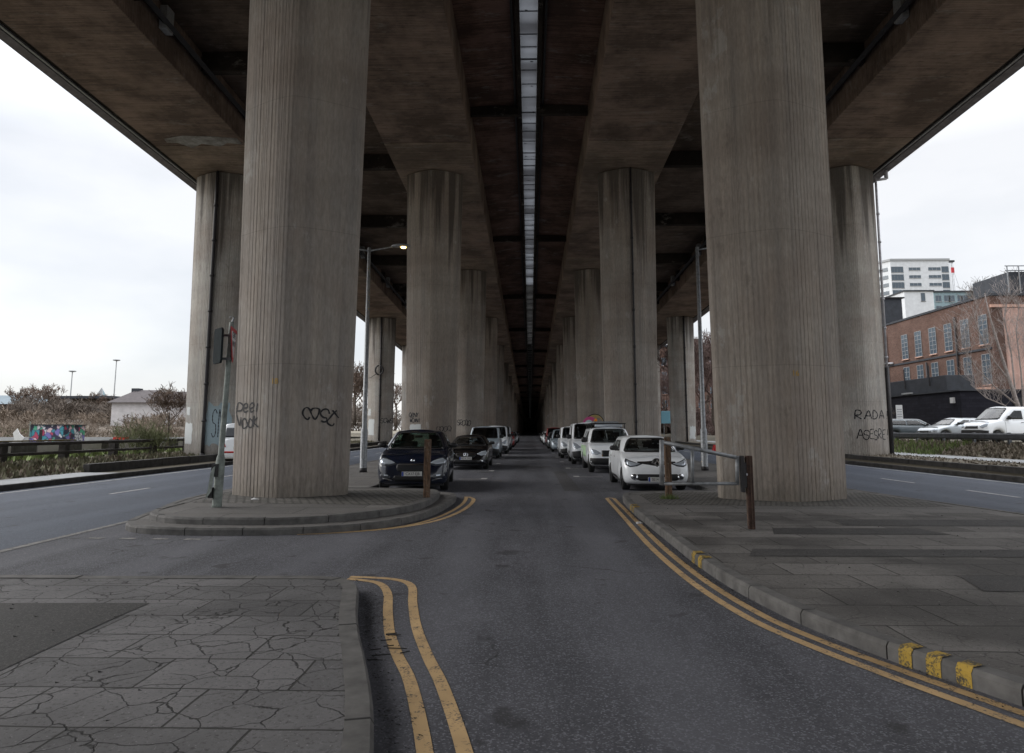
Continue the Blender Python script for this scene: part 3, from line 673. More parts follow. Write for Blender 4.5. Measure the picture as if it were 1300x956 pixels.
for k, y in enumerate(YP[:19]):
    il_lab = ['huge fluted concrete column filling the left foreground, scrawled with a looping black tag', 'fluted column behind the dark blue car with a pale painted rectangle near its foot'] + ['%s column back in the inner left row' % ordn[i] for i in range(2, 21)]
    ir_lab = ['huge fluted concrete column filling the right foreground beyond the swing gate', 'fluted column with a central drainpipe behind the white cars on the right', 'third inner column on the right with a pink and yellow painted patch near its foot'] + ['%s column back in the inner right row' % ordn[i] for i in range(3, 21)]
    x = -5.24 if k == 0 else -5.02
    cols['il', k] = column(x, y + (.1 if k == 0 else 0), 2.46, 2.95, 'col_a' if k % 2 == 0 else 'col_b', il_lab[k], 'inner left row of columns', .2 if k == 0 else .1)
    x = 5.55 if k == 0 else 5.12
    cols['ir', k] = column(x, y + (.55 if k == 0 else 0), 2.72 if k == 0 else 2.6, 2.95, 'col_b' if k % 2 == 0 else 'col_a', ir_lab[k], 'inner right row of columns', .1)
    if k == 0: continue
    ol = ['', 'outer left column across the far carriageway with pale blue patches and a black pipe', 'second outer left column, mostly hidden behind the big left foreground column', 'outer left column with a black ring hanging on its drainpipe']
    orr = ['', 'outer right column with a downpipe on its edge and two lines of black graffiti', 'second outer right column, mostly hidden behind the big right foreground column', 'outer right column with a central pipe beside the bare reddish trees']
    xl = -16.35; xr = 16.5
    if k < 8:
        cols['ol', k] = column(xl, y, 2.55 if k == 1 else 2.7, 2.95, 'col_c', ol[k] if k < 4 else '%s column back in the outer left row' % ordn[k - 0], 'outer left row of columns', zg(xl) - .03)
        cols['or', k] = column(xr, y, 2.6 if k > 1 else 2.7, 2.9, 'col_c', orr[k] if k < 4 else '%s column back in the outer right row' % ordn[k - 0], 'outer right row of columns', .1)
def drainpipe(key, u0, u1, zt=None, mat='pipe', r=.085):
    c, surf = cols[key]; h = c['_h']; zt = zt or h
    m = MB(); pts = []
    for i in range(9):
        z = lerp(.05, zt, i / 8); p = surf(lerp(u0, u1, i / 8), min(z, h)); pts.append((p.x, p.y - r * .9, z))
    m.tube(pts, r, 10)
    for i in range(1, 8):
        p = pts[i]; m.tube([(p[0], p[1], p[2] - .06), (p[0], p[1], p[2] + .06)], r * 1.35, 10)
    m.tube([pts[0], (pts[0][0], pts[0][1], .3)], r * 1.5, 10)
    m.build('drainpipe', mat, c, True)
drainpipe(('ol', 1), .05, .05); drainpipe(('ol', 3), .1, .1); drainpipe(('ir', 1), 0.1, 0.1, r=.05); drainpipe(('or', 3), .2, .2); drainpipe(('ol', 4), .1, .1)
# right outer column: pipe on the outer edge, pale above and dark below
c, surf = cols['or', 1]; h = c['_h']
m = MB(); m.tube([(1.40, -.18, 0.05), (1.44, -.18, h * .31)], .11, 10); m.build('drainpipe', 'pipe', c, True)
m = MB(); m.tube([(1.44, -.2, h * .31), (1.55, -.2, h * .97)], .06, 10); m.tube([(1.55, -.2, h * .965), (2.1, -.2, h * .97)], .07, 8); m.tube([(2.1, -.2, h * .97), (2.1, -.2, h)], .1, 8)
for i in range(6): m.tube([(1.45 + i * .018, -.2, h * (.34 + .1 * i)), (1.45 + i * .018, -.2, h * (.34 + .1 * i) + .1)], .085, 8)
m.build('downpipe', 'pipe_pale', c, True)
# black ring hung on a pipe
c, surf = cols['ol', 3]; p = surf(.0, 7.0)
m = MB(); m.tube([(p.x + .42 * math.cos(a), p.y - .22, 7.9 + .5 * math.sin(a)) for a in [i * 2 * PI / 24 for i in range(25)]], .09, 8)
m.tube([(p.x - .3, p.y - .2, 7.5), (p.x - .9, p.y + .1, 7.15), (p.x - 1.25, p.y + .5, 7.1)], .03, 6); m.build('hose_ring', 'pipe', c, True)

# ---- writing on the columns (brush strokes on the concrete face)
GL = {
 'C': [[(.9, .8), (.6, 1), (.2, .85), (.0, .45), (.2, .1), (.6, 0), (.95, .25)]],
 'O': [[(.5, 1), (.1, .8), (0, .4), (.3, 0), (.75, .1), (1, .55), (.85, .9), (.5, 1)]],
 'S': [[(.95, .85), (.55, 1), (.1, .85), (.15, .55), (.75, .45), (.85, .15), (.45, 0), (.05, .15)]],
 'E': [[(.9, 1), (.2, .95), (.05, .5), (.1, .05), (.9, 0)], [(.1, .5), (.7, .55)]],
 'X': [[(0, 1), (1, 0)], [(.95, 1), (.05, .0)]],
 'R': [[(.05, 0), (.1, 1), (.7, .98), (.85, .72), (.6, .5), (.12, .45), (.95, .0)]],
 'A': [[(0, 0), (.5, 1), (1, 0)], [(.2, .38), (.85, .36)]],
 'D': [[(.1, 0), (.12, 1), (.7, .85), (1, .5), (.75, .12), (.1, 0)]],
 '!': [[(.5, 1), (.45, .3)], [(.42, .1), (.45, 0)]],
 'T': [[(0, 1), (1, 1)], [(.5, 1), (.5, 0)]],
 'P': [[(.05, 0), (.1, 1), (.7, .95), (.85, .72), (.6, .48), (.12, .45)]],
 'I': [[(.5, 1), (.5, 0)]],
 'K': [[(.1, 1), (.1, 0)], [(.9, 1), (.1, .5), (1, 0)]],
 'e': [[(.05, .5), (.8, .55), (.7, .9), (.35, 1), (.05, .6), (.1, .15), (.5, 0), (.9, .2)]],
 'q': [[(.3, .1), (.0, .5), (.3, 1), (.8, .9), (1, .4), (.6, 0), (.3, .1)], [(.6, .3), (1.1, -.2)]],
 'N': [[(0, 0), (.05, 1), (.85, .05), (.95, 1)]],
 'W': [[(0, 1), (.25, 0), (.5, .7), (.75, 0), (1, 1)]],
 'x': [[(.55, .15), (-.1, .75), (.0, 1.05), (.9, .35)], [(.25, 1.2), (.55, .95)]],
 'Y': [[(.0, 1), (.4, .55), (.9, 1)], [(.4, .55), (.3, -.1)]],
}
def scrawl(key, txt, u0, z0, w_, h_, th, mat='spray', gap=.22, slant=.1, drop=0, name='graffiti_tag', label=None):
    c, surf = cols[key]; m = MB(); rr = random.Random(len(txt) * 7 + int(z0 * 10))
    for i, ch in enumerate(txt):
        if ch == ' ' or ch not in GL: continue
        jx, jz = rr.uniform(-.04, .04), rr.uniform(-.08, .08); sx = rr.uniform(.9, 1.1)
        for st in GL[ch]:
            P = smooth_poly([(a * sx + jx, b + jz) for a, b in st], 4) if len(st) > 2 else [(a + jx, b + jz) for a, b in st]
            P = [(u0 + (i * (1 + gap) + a + b * slant) * w_, z0 - drop * i + b * h_) for a, b in P]
            P = resample(P, .03) if len(P) > 1 else P
            wv = [th * (.62 + .5 * abs(math.sin(q * .55 + i)) + rr.uniform(-.08, .08)) / 2 for q in range(len(P))]
            A = [offset(P, w2)[q] for q, w2 in enumerate(wv)]; B = [offset(P, -w2)[q] for q, w2 in enumerate(wv)]; o = len(m.v); n = len(P)
            for Q in (A, B): m.v += [tuple(surf(u, z)) for u, z in Q]
            m.f += [(o + j, o + n + j, o + n + j + 1, o + j + 1) for j in range(n - 1)]
    ob = m.build(name, mat, c)
    if label: ob['label'] = label
    return ob
def patch(key, u0, u1, z0, z1, mat, name, label=None, jag=.06, off=0.0):
    c, surf = cols[key]; rr = random.Random(int(u0 * 100)); m = MB(); nu, nz = 10, 6; o = 0
    for j in range(nz + 1):
        for i in range(nu + 1):
            u = lerp(u0, u1, i / nu); z = lerp(z0, z1, j / nz)
            if i in (0, nu): u += rr.uniform(-jag, jag)
            if j in (0, nz): z += rr.uniform(-jag, jag)
            p = surf(u, z); m.v.append((p.x, p.y - off, p.z))
    m.f = [(j * (nu + 1) + i, j * (nu + 1) + i + 1, (j + 1) * (nu + 1) + i + 1, (j + 1) * (nu + 1) + i) for j in range(nz) for i in range(nu)]
    ob = m.build(name, mat, c)
    if label: ob['label'] = label
def scrawl_px(key, strokes, x0, y0, k, th, name='graffiti_tag'):
    """brush strokes read off the photograph and laid on the curved column face"""
    c, surf = cols[key]; m = MB(); rr = random.Random(4)
    for st in strokes:
        q = []
        for a, b in st:
            Yg = c.location.y - .6
            for _ in range(4):
                p = W(x0 + a / k, y0 + b / k, Yg); l = surf(p[0] - c.location.x, p[2] - c.location.z); Yg = c.location.y + l.y
            q.append((p[0] - c.location.x, p[2] - c.location.z))
        P = resample(smooth_poly(q, 5) if len(q) > 2 else q, .02); wv = [th * (.6 + .5 * abs(math.sin(j * .3 + a)) + rr.uniform(-.06, .06)) / 2 for j in range(len(P))]
        A = [offset(P, w2)[j] for j, w2 in enumerate(wv)]; B = [offset(P, -w2)[j] for j, w2 in enumerate(wv)]; o = len(m.v); n = len(P)
        for Q in (A, B): m.v += [tuple(surf(u, z)) for u, z in Q]
        m.f += [(o + j, o + n + j, o + n + j + 1, o + j + 1) for j in range(n - 1)]
    m.build(name, 'spray', c)
scrawl_px(('il', 0), [[(560, 380), (530, 425), (480, 390), (445, 320), (470, 250), (520, 225), (560, 260), (590, 330), (620, 390), (650, 420), (690, 370), (720, 290), (715, 250), (660, 235), (600, 250), (585, 300)],
    [(890, 330), (870, 270), (820, 250), (760, 280), (745, 340), (790, 390), (840, 400), (840, 450), (790, 465), (750, 440)], [(940, 270), (970, 310), (1050, 410)], [(1010, 275), (960, 320), (900, 390), (850, 470), (930, 530), (970, 480)]], 350, 500, 13, .034)
scrawl_px(('il', 0), [[(474, 150), (490, 70), (525, 85), (515, 125), (480, 130)], [(530, 110), (562, 100), (555, 72), (533, 90), (537, 138), (572, 125)], [(580, 115), (612, 95), (600, 68), (580, 90), (587, 138), (617, 120)], [(638, 72), (626, 142)],
    [(476, 155), (500, 240), (512, 170)], [(545, 185), (520, 205), (528, 262), (560, 240), (545, 185)], [(580, 185), (562, 235), (588, 255), (602, 215), (580, 185)], [(612, 165), (604, 252)], [(638, 180), (608, 215), (644, 252)]], 220, 500, 5.97, .036)
c, surf = cols['il', 0]
def stencil(key, txt, u, z, size):
    c, surf = cols[key]; vs, fs = text_mesh(txt, size); m = MB()
    m.add([tuple(surf(u + x, z + y) + Vector((0, -.002 - zz, 0))) for x, y, zz in vs], fs); m.build('stencil_number', 'spray_yellow', c)
stencil(('il', 0), '18', -.15, 2.42, .17); stencil(('ir', 0), '16', .12, 2.7, .17)
scrawl(('or', 1), 'RADA!', -.55, 2.0, .34, .42, .05, gap=.2, drop=-.01)
scrawl(('or', 1), 'ASESRE!', -.5, 1.05, .25, .46, .04, gap=.05)
scrawl(('il', 1), 'qeNY', -1.1, 2.15, .13, .22, .04, gap=.05); scrawl(('il', 1), 'WCANI', -1.05, 1.88, .11, .2, .04, gap=.05)
patch(('il', 1), -1.05, -.45, 1.3, 1.78, 'spray_white', 'paint_patch', jag=.02)
scrawl(('il', 1), 'OqOq', .35, 1.45, .17, .25, .025, gap=.0)
scrawl(('il', 2), 'SROqO', -.75, 1.85, .22, .42, .05, gap=.0)
patch(('ol', 1), -1.25, -.72, .75, 1.8, 'spray_white', 'pasted_poster', jag=.05); patch(('ol', 1), -1.2, -.95, 2.2, 2.6, 'spray_white', 'pasted_poster', jag=.03)
patch(('ol', 1), .1, 1.12, .7, 2.75, 'spray_blue', 'paint_patch', jag=.12); scrawl(('ol', 1), 'SN', .35, 1.0, .22, 1.4, .04, off if False else 'spray', gap=.3)
patch(('ol', 3), -1.2, -.5, .9, 2.6, 'spray_white', 'pasted_poster', jag=.05); patch(('ol', 3), -1.3, -.95, 3.0, 3.7, 'spray_white', 'pasted_poster', jag=.05)
scrawl(('ol', 3), 'SOWS', .2, 2.2, .3, .5, .06, 'spray', gap=.05)
patch(('or', 3), .5, 1.2, .6, 1.9, 'spray_white', 'paint_patch', jag=.1)
# generic pink and yellow painted patch on the third inner right column
c, surf = cols['ir', 2]
def disc(u, z, r, mat, name, off, a0=0, a1=2 * PI, r0=0):
    m = MB(); n = 28
    for i in range(n + 1):
        a = lerp(a0, a1, i / n)
        for q in (r0, r): p = surf(u + q * math.cos(a), z + q * math.sin(a)); m.v.append((p.x, p.y - off, p.z))
    m.f = [(2 * i, 2 * i + 1, 2 * i + 3, 2 * i + 2) for i in range(n)]; m.build(name, mat, c)
M['mur_y'] = m_flat('mustard_mural_paint', (.42, .31, .12), .8); M['mur_p'] = m_flat('pink_mural_paint', (.62, .09, .28), .8); M['mur_w'] = m_flat('pale_blue_mural_paint', (.5, .62, .64), .8)
disc(-.05, 2.0, .72, 'mur_y', 'mural_patch', .003); disc(-.05, 2.0, .76, 'spray', 'mural_outline', .005, -1.3, 2.5, .70)
disc(-.42, 2.0, .55, 'mur_p', 'mural_patch', .007, .6, 2 * PI - .6, .0); disc(-.5, 1.98, .32, 'mur_w', 'mural_patch', .011)
disc(.55, 1.85, .15, 'mur_w', 'mural_patch', .011); disc(.55, 1.85, .17, 'mur_p', 'mural_outline', .012, 0, 2 * PI, .12)

# ------------------------------------------------------------------ cars
class Car:
    def __init__(s, name, label, cat, group, loc, rz, p, paint):
        s.p = p; s.r = thing(name, label, cat, loc, rz, group); s.paint = paint
        s.L, s.Wd, s.Hh = p['L'], p['W'], p['H']; s.shell()
    def top(s, y): return interp(s.p['top'], y)
    def shell(s):
        p = s.p; L_, hw0 = s.L, s.Wd / 2; yf, yr = -L_ / 2, L_ / 2; gc = p.get('gc', .2); wr = p['wr'] + .055
        wy = [yf + p['fo'], yf + p['fo'] + p['wb']]
        def arch(y):
            a = gc
            for c in wy:
                if abs(y - c) < wr: a = max(a, p['wr'] + math.sqrt(wr * wr - (y - c) ** 2))
            return a
        fr = [0, .08, .2, .34, .5, .64, .78, .88, .95, 1]
        wp = p.get('wp', [.90, .95, .985, 1, 1, .995, .985, .965, .94, .90]); fi = p.get('fi', [.10, .03, 0, .0, .02, .04, .08, .15, .26, .40])
        ri = p.get('ri', [.10, .04, 0, 0, .02, .03, .05, .07, .10, .14])
        cfx, cfy = p.get('cf', (.42, .38)); crx, cry = .25, .2
        ys = [yf + cfy + .35]; side = []
        y = yf + .42
        while y < yr - .32: side.append(y); y += .055
        rings = []
        for f, wk, a_, b_ in zip(fr, wp, fi, ri):
            hw = hw0 * wk; y0 = yf + a_; y1 = yr - b_; row = []
            bow = p.get('bow', .09)
            for i in range(5): x = (hw - cfx) * i / 5; row.append((x, y0 + bow * (x / hw) ** 2))
            yb0 = y0 + bow * ((hw - cfx) / hw) ** 2
            for i in range(8):
                t = i / 7 * PI / 2; row.append((hw - cfx + cfx * math.sin(t) ** .9, lerp(yb0, max(yf + .42, y0 + .02), 1 - math.cos(t) ** 1.0)))
            for yy in side[1:]: 
                k = (yy - yf) / L_; tp = 1 - p.get('taper', .05) * max(0, (k - .75) / .25) ** 2
                row.append((hw * tp, max(yy, row[-1][1] + .001)))
            hwr = row[-1][0]; ylast = row[-1][1]
            for i in range(1, 7):
                t = i / 6 * PI / 2; row.append((hwr - crx * (1 - math.cos(t)), lerp(ylast, y1, math.sin(t))))
            for i in range(1, 5): row.append(((hwr - crx) * (1 - i / 4), y1))
            out = []
            for x, yy in row:
                a = arch(yy) if abs(x) > hw * .55 else gc; T = s.top(yy)
                out.append((x, yy, a + f * (T - a)))
            rings.append(out)
        m = MB(); n = len(rings[0]); nr = len(rings)
        for sg in (1, -1):
            o = len(m.v)
            for r in rings: m.v += [(sg * x, y, z) for x, y, z in r]
            for j in range(nr - 1): m.f += [(o + j * n + i, o + j * n + i + 1, o + (j + 1) * n + i + 1, o + (j + 1) * n + i) for i in range(n - 1)]
        def lad(m, row, crown):
            K = 8; o = len(m.v)
            for x, y, z in row:
                for k in range(K + 1): q = -1 + 2 * k / K; m.v.append((x * q, y, z + crown * (1 - q * q) * min(1, x / .5)))
            for i in range(len(row) - 1): m.f += [(o + i * (K + 1) + k, o + i * (K + 1) + k + 1, o + (i + 1) * (K + 1) + k + 1, o + (i + 1) * (K + 1) + k) for k in range(K)]
        lad(m, rings[-1], p.get('crown', .05)); lad(m, rings[0], 0)
        # cabin
        c = p['cab']; zb = c['zb']; zt = s.Hh - c.get('crown', .05); cr = []
        for f, e in ((0, 0), (.25, .22), (.5, .46), (.75, .72), (.9, .88), (.97, .965), (1, 1.03)):
            z = lerp(zb, zt, f); hw = lerp(c['wb'], c['wt'], f ** 1.4) / 2 - (.04 if f > .98 else 0) - (.01 if .95 < f < .98 else 0)
            ya = lerp(c['y0'], c['y1'], e); yb_ = lerp(c['y3'], c['y2'], e); row = []
            bow = .13; cf = .22
            for i in range(5): x = (hw - cf) * i / 5; row.append((x, ya + bow * (x / hw) ** 2, z))
            for i in range(6): t = i / 5 * PI / 2; row.append((hw - cf + cf * math.sin(t), lerp(ya + bow * ((hw - cf) / hw) ** 2, ya + .40, 1 - math.cos(t)), z))
            for i in range(1, 14): row.append((hw * (1 - .05 * (i / 14) ** 2), lerp(ya + .40, yb_ - .25, i / 13), z))
            h2 = row[-1][0]; yl = row[-1][1]
            for i in range(1, 6): t = i / 5 * PI / 2; row.append((h2 - .18 * (1 - math.cos(t)), lerp(yl, yb_, math.sin(t)), z))
            for i in range(1, 5): row.append(((h2 - .18) * (1 - i / 4), yb_, z))
            cr.append(row)
        n = len(cr[0])
        for sg in (1, -1):
            o = len(m.v)
            for r in cr: m.v += [(sg * x, y, z) for x, y, z in r]
            for j in range(len(cr) - 1): m.f += [(o + j * n + i, o + j * n + i + 1, o + (j + 1) * n + i + 1, o + (j + 1) * n + i) for i in range(n - 1)]
        lad(m, cr[-1], c.get('crown', .05))
        bm = bmesh.new(); [bm.verts.new(v) for v in m.v]; bm.verts.ensure_lookup_table()
        for f in m.f:
            try: bm.faces.new([bm.verts[i] for i in f])
            except ValueError: pass
        bmesh.ops.remove_doubles(bm, verts=bm.verts, dist=.0008); bmesh.ops.dissolve_degenerate(bm, edges=bm.edges, dist=.0005)
        bmesh.ops.recalc_face_normals(bm, faces=bm.faces)
        me = bpy.data.meshes.new('body'); bm.to_mesh(me); s.bvh = BVHTree.FromBMesh(bm); bm.free()
        for q in me.polygons: q.use_smooth = True
        me.materials.append(M[s.paint]); o = bpy.data.objects.new('body', me); COL.objects.link(o); o.parent = s.r; s.body = o
        s.wy = wy
        # dark underbody and arch liners
        m = MB(); m.box(-hw0 * .86, hw0 * .86, yf + .3, yr - .25, gc - .05, gc + .12)
        for yy in wy: m.box(-hw0 * .82, hw0 * .82, yy - wr - .04, yy + wr + .04, gc + .02, p['wr'] * 2 + .09)
        m.build('underbody', 'black', s.r)
        wm = MB(); R = p['wr']; tw = .11
        wm.lathe([(-tw, R * .66), (-tw, R * .90), (-tw * .8, R * .985), (-tw * .3, R), (tw * .3, R), (tw * .8, R * .985), (tw, R * .90), (tw, R * .66)], 28, 'x')
        rim = MB(); rim.lathe([(tw * .55, .02), (tw * .55, R * .60), (tw * .98, R * .68), (tw * 1.02, R * .70)], 28, 'x')
        spk = MB()
        for i in range(p.get('spokes', 5)):
            a = 2 * PI * i / p.get('spokes', 5); d = Vector((0, math.cos(a), math.sin(a))); q = Vector((0, -math.sin(a), math.cos(a)))
            spk.obox(Vector((tw * .8, 0, 0)) + d * R * .36, (.02, 0, 0), d * R * .31, q * R * .075)
        spk.lathe([(tw * .7, .05), (tw * .98, .045)], 12, 'x')
        first = None
        for sx in (1, -1):
            for yy in wy:
                if first is None:
                    a = wm.build('wheel', 'tyre', s.r, True); b = rim.build('rim', p.get('rimback', 'black'), a, True); c2 = spk.build('spokes', p.get('rimmat', 'rim'), a); first = a
                else: a = copy_tree(first, s.r)
                a.location = (sx * (hw0 - .125), yy, R)
                if sx < 0: a.rotation_euler = (0, 0, PI)
        # mirrors
        mz = c['zb'] + .10; my = c['y0'] + p.get('my', .62)
        for sx in (1, -1):
            m = MB(); bm = bmesh.new(); bmesh.ops.create_icosphere(bm, subdivisions=3, radius=1)
            h_ = p.get('mh', .085)
            m.add([(sx * (hw0 + .07) + v.co.x * .125, my + v.co.y * .07 * (1.2 if v.co.y < 0 else .7), mz + .03 + max(-.8, min(.8, v.co.z)) * h_) for v in bm.verts], [tuple(v.index for v in f.verts) for f in bm.faces]); bm.free()
            m.build('door_mirror', p.get('mirmat', 'black'), s.r, True)
            m = MB(); m.obox((sx * (hw0 - .05), my + .02, mz - .03), (.09, 0, .0), (0, .03, 0), (0, 0, .02)); m.build('mirror_arm', 'black', s.r)
    def hit(s, axis, a, b, sg=1):
        if axis == 'front': o, d = Vector((a, -s.L, b)), Vector((0, 1, 0))
        elif axis == 'rear': o, d = Vector((a, s.L, b)), Vector((0, -1, 0))
        elif axis == 'side': o, d = Vector((sg * s.Wd, a, b)), Vector((-sg, 0, 0))
        else: o, d = Vector((a, b, s.Hh + 1)), Vector((0, 0, -1))
        l, n, i, _ = s.bvh.ray_cast(o, d)
        if l is None:
            l, n, i, _ = s.bvh.find_nearest(o + d * (s.L * .55 if axis in ('front', 'rear') else s.Wd * .6))
        if n.dot(d) > 0: n = -n
        return l, n
    def decal(s, name, axis, poly, mat, off=.008, sg=1, parent=None, res=.07, smooth=True, thick=.012):
        bm = bmesh.new(); vs = [bm.verts.new((a, b, 0)) for a, b in poly]; bm.faces.new(vs)
        # cut into a fine grid so that the patch follows the bodywork
        xs = [a for a, b in poly]; zs_ = [b for a, b in poly]
        for k in range(1, int((max(xs) - min(xs)) / res) + 1):
            bmesh.ops.bisect_plane(bm, geom=bm.verts[:] + bm.edges[:] + bm.faces[:], plane_co=(min(xs) + k * res, 0, 0), plane_no=(1, 0, 0))
        for k in range(1, int((max(zs_) - min(zs_)) / res) + 1):
            bmesh.ops.bisect_plane(bm, geom=bm.verts[:] + bm.edges[:] + bm.faces[:], plane_co=(0, min(zs_) + k * res, 0), plane_no=(0, 1, 0))
        bmesh.ops.triangulate(bm, faces=[f for f in bm.faces if len(f.verts) > 4])
        rim = [e for e in bm.edges if e.is_boundary]
        for v in bm.verts:
            l, n = s.hit(axis, v.co.x, v.co.y, sg); n = {'front': Vector((0, -1, .35)), 'rear': Vector((0, 1, .2)), 'side': Vector((sg, 0, .1)), 'top': Vector((0, 0, 1))}[axis].normalized() if 'win' in name else n; v.co = l + n * off; v.normal = n
        r = bmesh.ops.extrude_edge_only(bm, edges=rim)
        for v in r['geom']:
            if isinstance(v, bmesh.types.BMVert):
                l, n, i, _ = s.bvh.find_nearest(v.co)
                dd = (v.co - l); v.co = l - (dd.normalized() * thick if dd.length > 1e-6 else Vector((0, 0, 0)))
        bmesh.ops.recalc_face_normals(bm, faces=bm.faces)
        me = bpy.data.meshes.new(name); bm.to_mesh(me); bm.free()
        if smooth:
            for q in me.polygons: q.use_smooth = True
        me.materials.append(M[mat]); o = bpy.data.objects.new(name, me); COL.objects.link(o); o.parent = parent or s.r
        return o
    def line(s, name, axis, pts, wd, mat, off=.009, sg=1, parent=None):
        P = resample([tuple(p) for p in pts], .05); A = offset(P, wd / 2); B = offset(P, -wd / 2); m = MB(); n = len(P)
        for Q in (A, B):
            for a, b in Q: l, nn = s.hit(axis, a, b, sg); m.v.append(tuple(l + nn * off))
        m.f = [(j, n + j, n + j + 1, j + 1) for j in range(n - 1)]
        return m.build(name, mat, parent or s.r)
    def plate(s, txt, z, w_=.52, x=0.0, blue=True, rear=False):
        y = s.hit('front', x, z)[0].y - .012
        m = MB(); m.box(x - w_ / 2, x + w_ / 2, y - .012, y + .03, z - .056, z + .056); o = m.build('number_plate', 'plate', s.r)
        if blue: m = MB(); m.box(x - w_ / 2 + .003, x - w_ / 2 + .05, y - .0145, y - .0125, z - .053, z + .053); m.build('country_band', 'plate_blue', o)
        vs, f = text_mesh(txt, .105); m = MB(); m.add([(x + .02 + a * .86, y - .016 - c * .5, z + b) for a, b, c in vs], f); m.build('plate_characters', 'ink', o)
    def cut(s, axis, poly, sg=1):
        """opens the bodywork behind a window"""
        bm = bmesh.new(); bm.from_mesh(s.body.data); zlo = min(b for a, b in poly)
        ax = {'front': Vector((0, -1, 0)), 'rear': Vector((0, 1, 0)), 'side': Vector((sg, 0, 0))}[axis]
        def pt(a, b): return Vector((a, 0, b)) if axis != 'side' else Vector((0, a, b))
        def two(v): return (v.x, v.z) if axis != 'side' else (v.y, v.z)
        cx = sum(a for a, b in poly) / len(poly); cz = sum(b for a, b in poly) / len(poly); P = [(lerp(cx, a, .985), lerp(cz, b, .97)) for a, b in poly]
        def cand(): return [f for f in bm.faces if f.normal.dot(ax) > .12 and max(v.co.z for v in f.verts) > zlo - .02 and (f.calc_center_median().dot(ax) > -.1)]
        for (a0, b0), (a1, b1) in zip(P, P[1:] + P[:1]):
            n = (pt(a1, b1) - pt(a0, b0)).cross(ax); fs = cand(); g_ = set(fs)
            for f in fs: g_.update(f.edges); g_.update(f.verts)
            if n.length > 1e-6: bmesh.ops.bisect_plane(bm, geom=list(g_), plane_co=pt(a0, b0), plane_no=n.normalized(), dist=1e-5)
        def inside(q):
            c_ = False; n = len(P)
            for i in range(n):
                (x1, y1), (x2, y2) = P[i], P[(i + 1) % n]
                if (y1 > q[1]) != (y2 > q[1]) and q[0] < (x2 - x1) * (q[1] - y1) / (y2 - y1) + x1: c_ = not c_
            return c_
        bmesh.ops.delete(bm, geom=[f for f in cand() if inside(two(f.calc_center_median()))], context='FACES'); bm.to_mesh(s.body.data); bm.free()
        for q in s.body.data.polygons: q.use_smooth = True
    def interior(s, rows=2):
        c = s.p['cab']; zb = c['zb']; w_ = c['wb'] / 2 - .12; y0 = c['y0'] + .22; y3 = min(c['y3'] - .2, y0 + (3.0 if rows == 2 else 1.6))
        m = MB(); m.box(-w_, w_, y0, y3, .3, zb - .16); it = m.build('interior', 'cabin_trim', s.r)
        m = MB(); m.box(-w_, w_, y0 + .02, y0 + .42, zb - .158, zb - .01); bevel(m.build('dashboard', 'cabin_trim', it), .04)
        if rows == 1: m = MB(); m.box(-w_, w_, y3, y3 + .04, .35, s.Hh - .14); m.build('bulkhead', 'cabin_trim', it)
        for r_ in range(rows):
            for x in (-.38, .38):
                ys_ = y0 + 1.05 + r_ * .9; m = MB(); m.box(x - .23, x + .23, ys_, ys_ + .14, zb - .157, zb + .22); o = bevel(m.build('seat_back', 'seat', it), .05)
                m = MB(); m.box(x - .12, x + .12, ys_ + .01, ys_ + .11, zb + .25, zb + .42); m.box(x - .05, x + .05, ys_ + .04, ys_ + .07, zb + .18, zb + .27); bevel(m.build('headrest', 'seat', o), .03)
        m = MB(); m.tube([(-.38 + .18 * math.cos(a), y0 + .52 - .05 * math.sin(a), zb + .03 + .17 * math.sin(a)) for a in [i * PI / 10 for i in range(21)]], .016, 6); m.build('steering_wheel', 'black', it)
        yy, zz = lerp(c['y0'], c['y1'], .72) + .28, s.Hh - .24; m = MB(); m.box(-.11, .11, yy, yy + .03, zz, zz + .07); bevel(m.build('rear_view_mirror', 'black', it), .01)
    def glazing(s, mat='glass', sides=None, ws=None, rear=True, rows=2):
        c = s.p['cab']; zb = c['zb']; zt = s.Hh - .09
        wb = c['wb'] / 2 - .10; wt = c['wt'] / 2 - .09
        zl = zb + c.get('ws', .04)
        poly = [(-wb, zl), (wb, zl), (lerp(wb, wt, .55), lerp(zl, zt, .55)), (wt, zt - .05), (wt - .1, zt), (-wt + .1, zt), (-wt, zt - .05), (-lerp(wb, wt, .55), lerp(zl, zt, .55))]
        g_ = s.decal('windscreen', 'front', poly, mat, .006)
        s.cut('front', poly); s.interior(rows if rear else 1)
        s.line('windscreen_seal', 'front', poly + [poly[0]], .035, 'black', .010)
        # wipers, mirror, tax-disc sized details
        for a, b in ((-wb * .75, -.05), (.1, wb * .8)):
            s.line('wiper', 'front', [(a, zl + .015), (b, zl + .055)], .014, 'black', .018)
        if rear:
            rp2 = [(-wt, zb + .12), (wt, zb + .12), (wt - .08, zt - .03), (-wt + .08, zt - .03)]
            s.decal('rear_window', 'rear', rp2, mat, .006); s.cut('rear', rp2)
        for poly in sides or []:
            for sg in (1, -1): s.decal('side_window', 'side', poly, mat, .006, sg); s.cut('side', poly, sg)
        return g_
def mirror(poly): return [(-a, b) for a, b in poly][::-1]

M['p_white'] = m_car('white_car_paint', (.88, .91, .94)); M['p_navy'] = m_car('dark_navy_car_paint', (.005, .009, .022), dirt=.06, rough=.2); M['p_black'] = m_car('black_car_paint', (.005, .005, .006), dirt=.05, rough=.2)
M['p_silver'] = m_car('silver_car_paint', (.42, .45, .47), .55, .32); M['p_ltblue'] = m_car('pale_blue_silver_paint', (.44, .52, .58), .3, .3)
M['p_red'] = m_car('red_car_paint', (.28, .015, .015)); M['p_grey'] = m_car('slate_grey_car_paint', (.06, .075, .085), .4); M['p_green'] = m_flat('pale_green_sticker', (.38, .55, .33), .5)

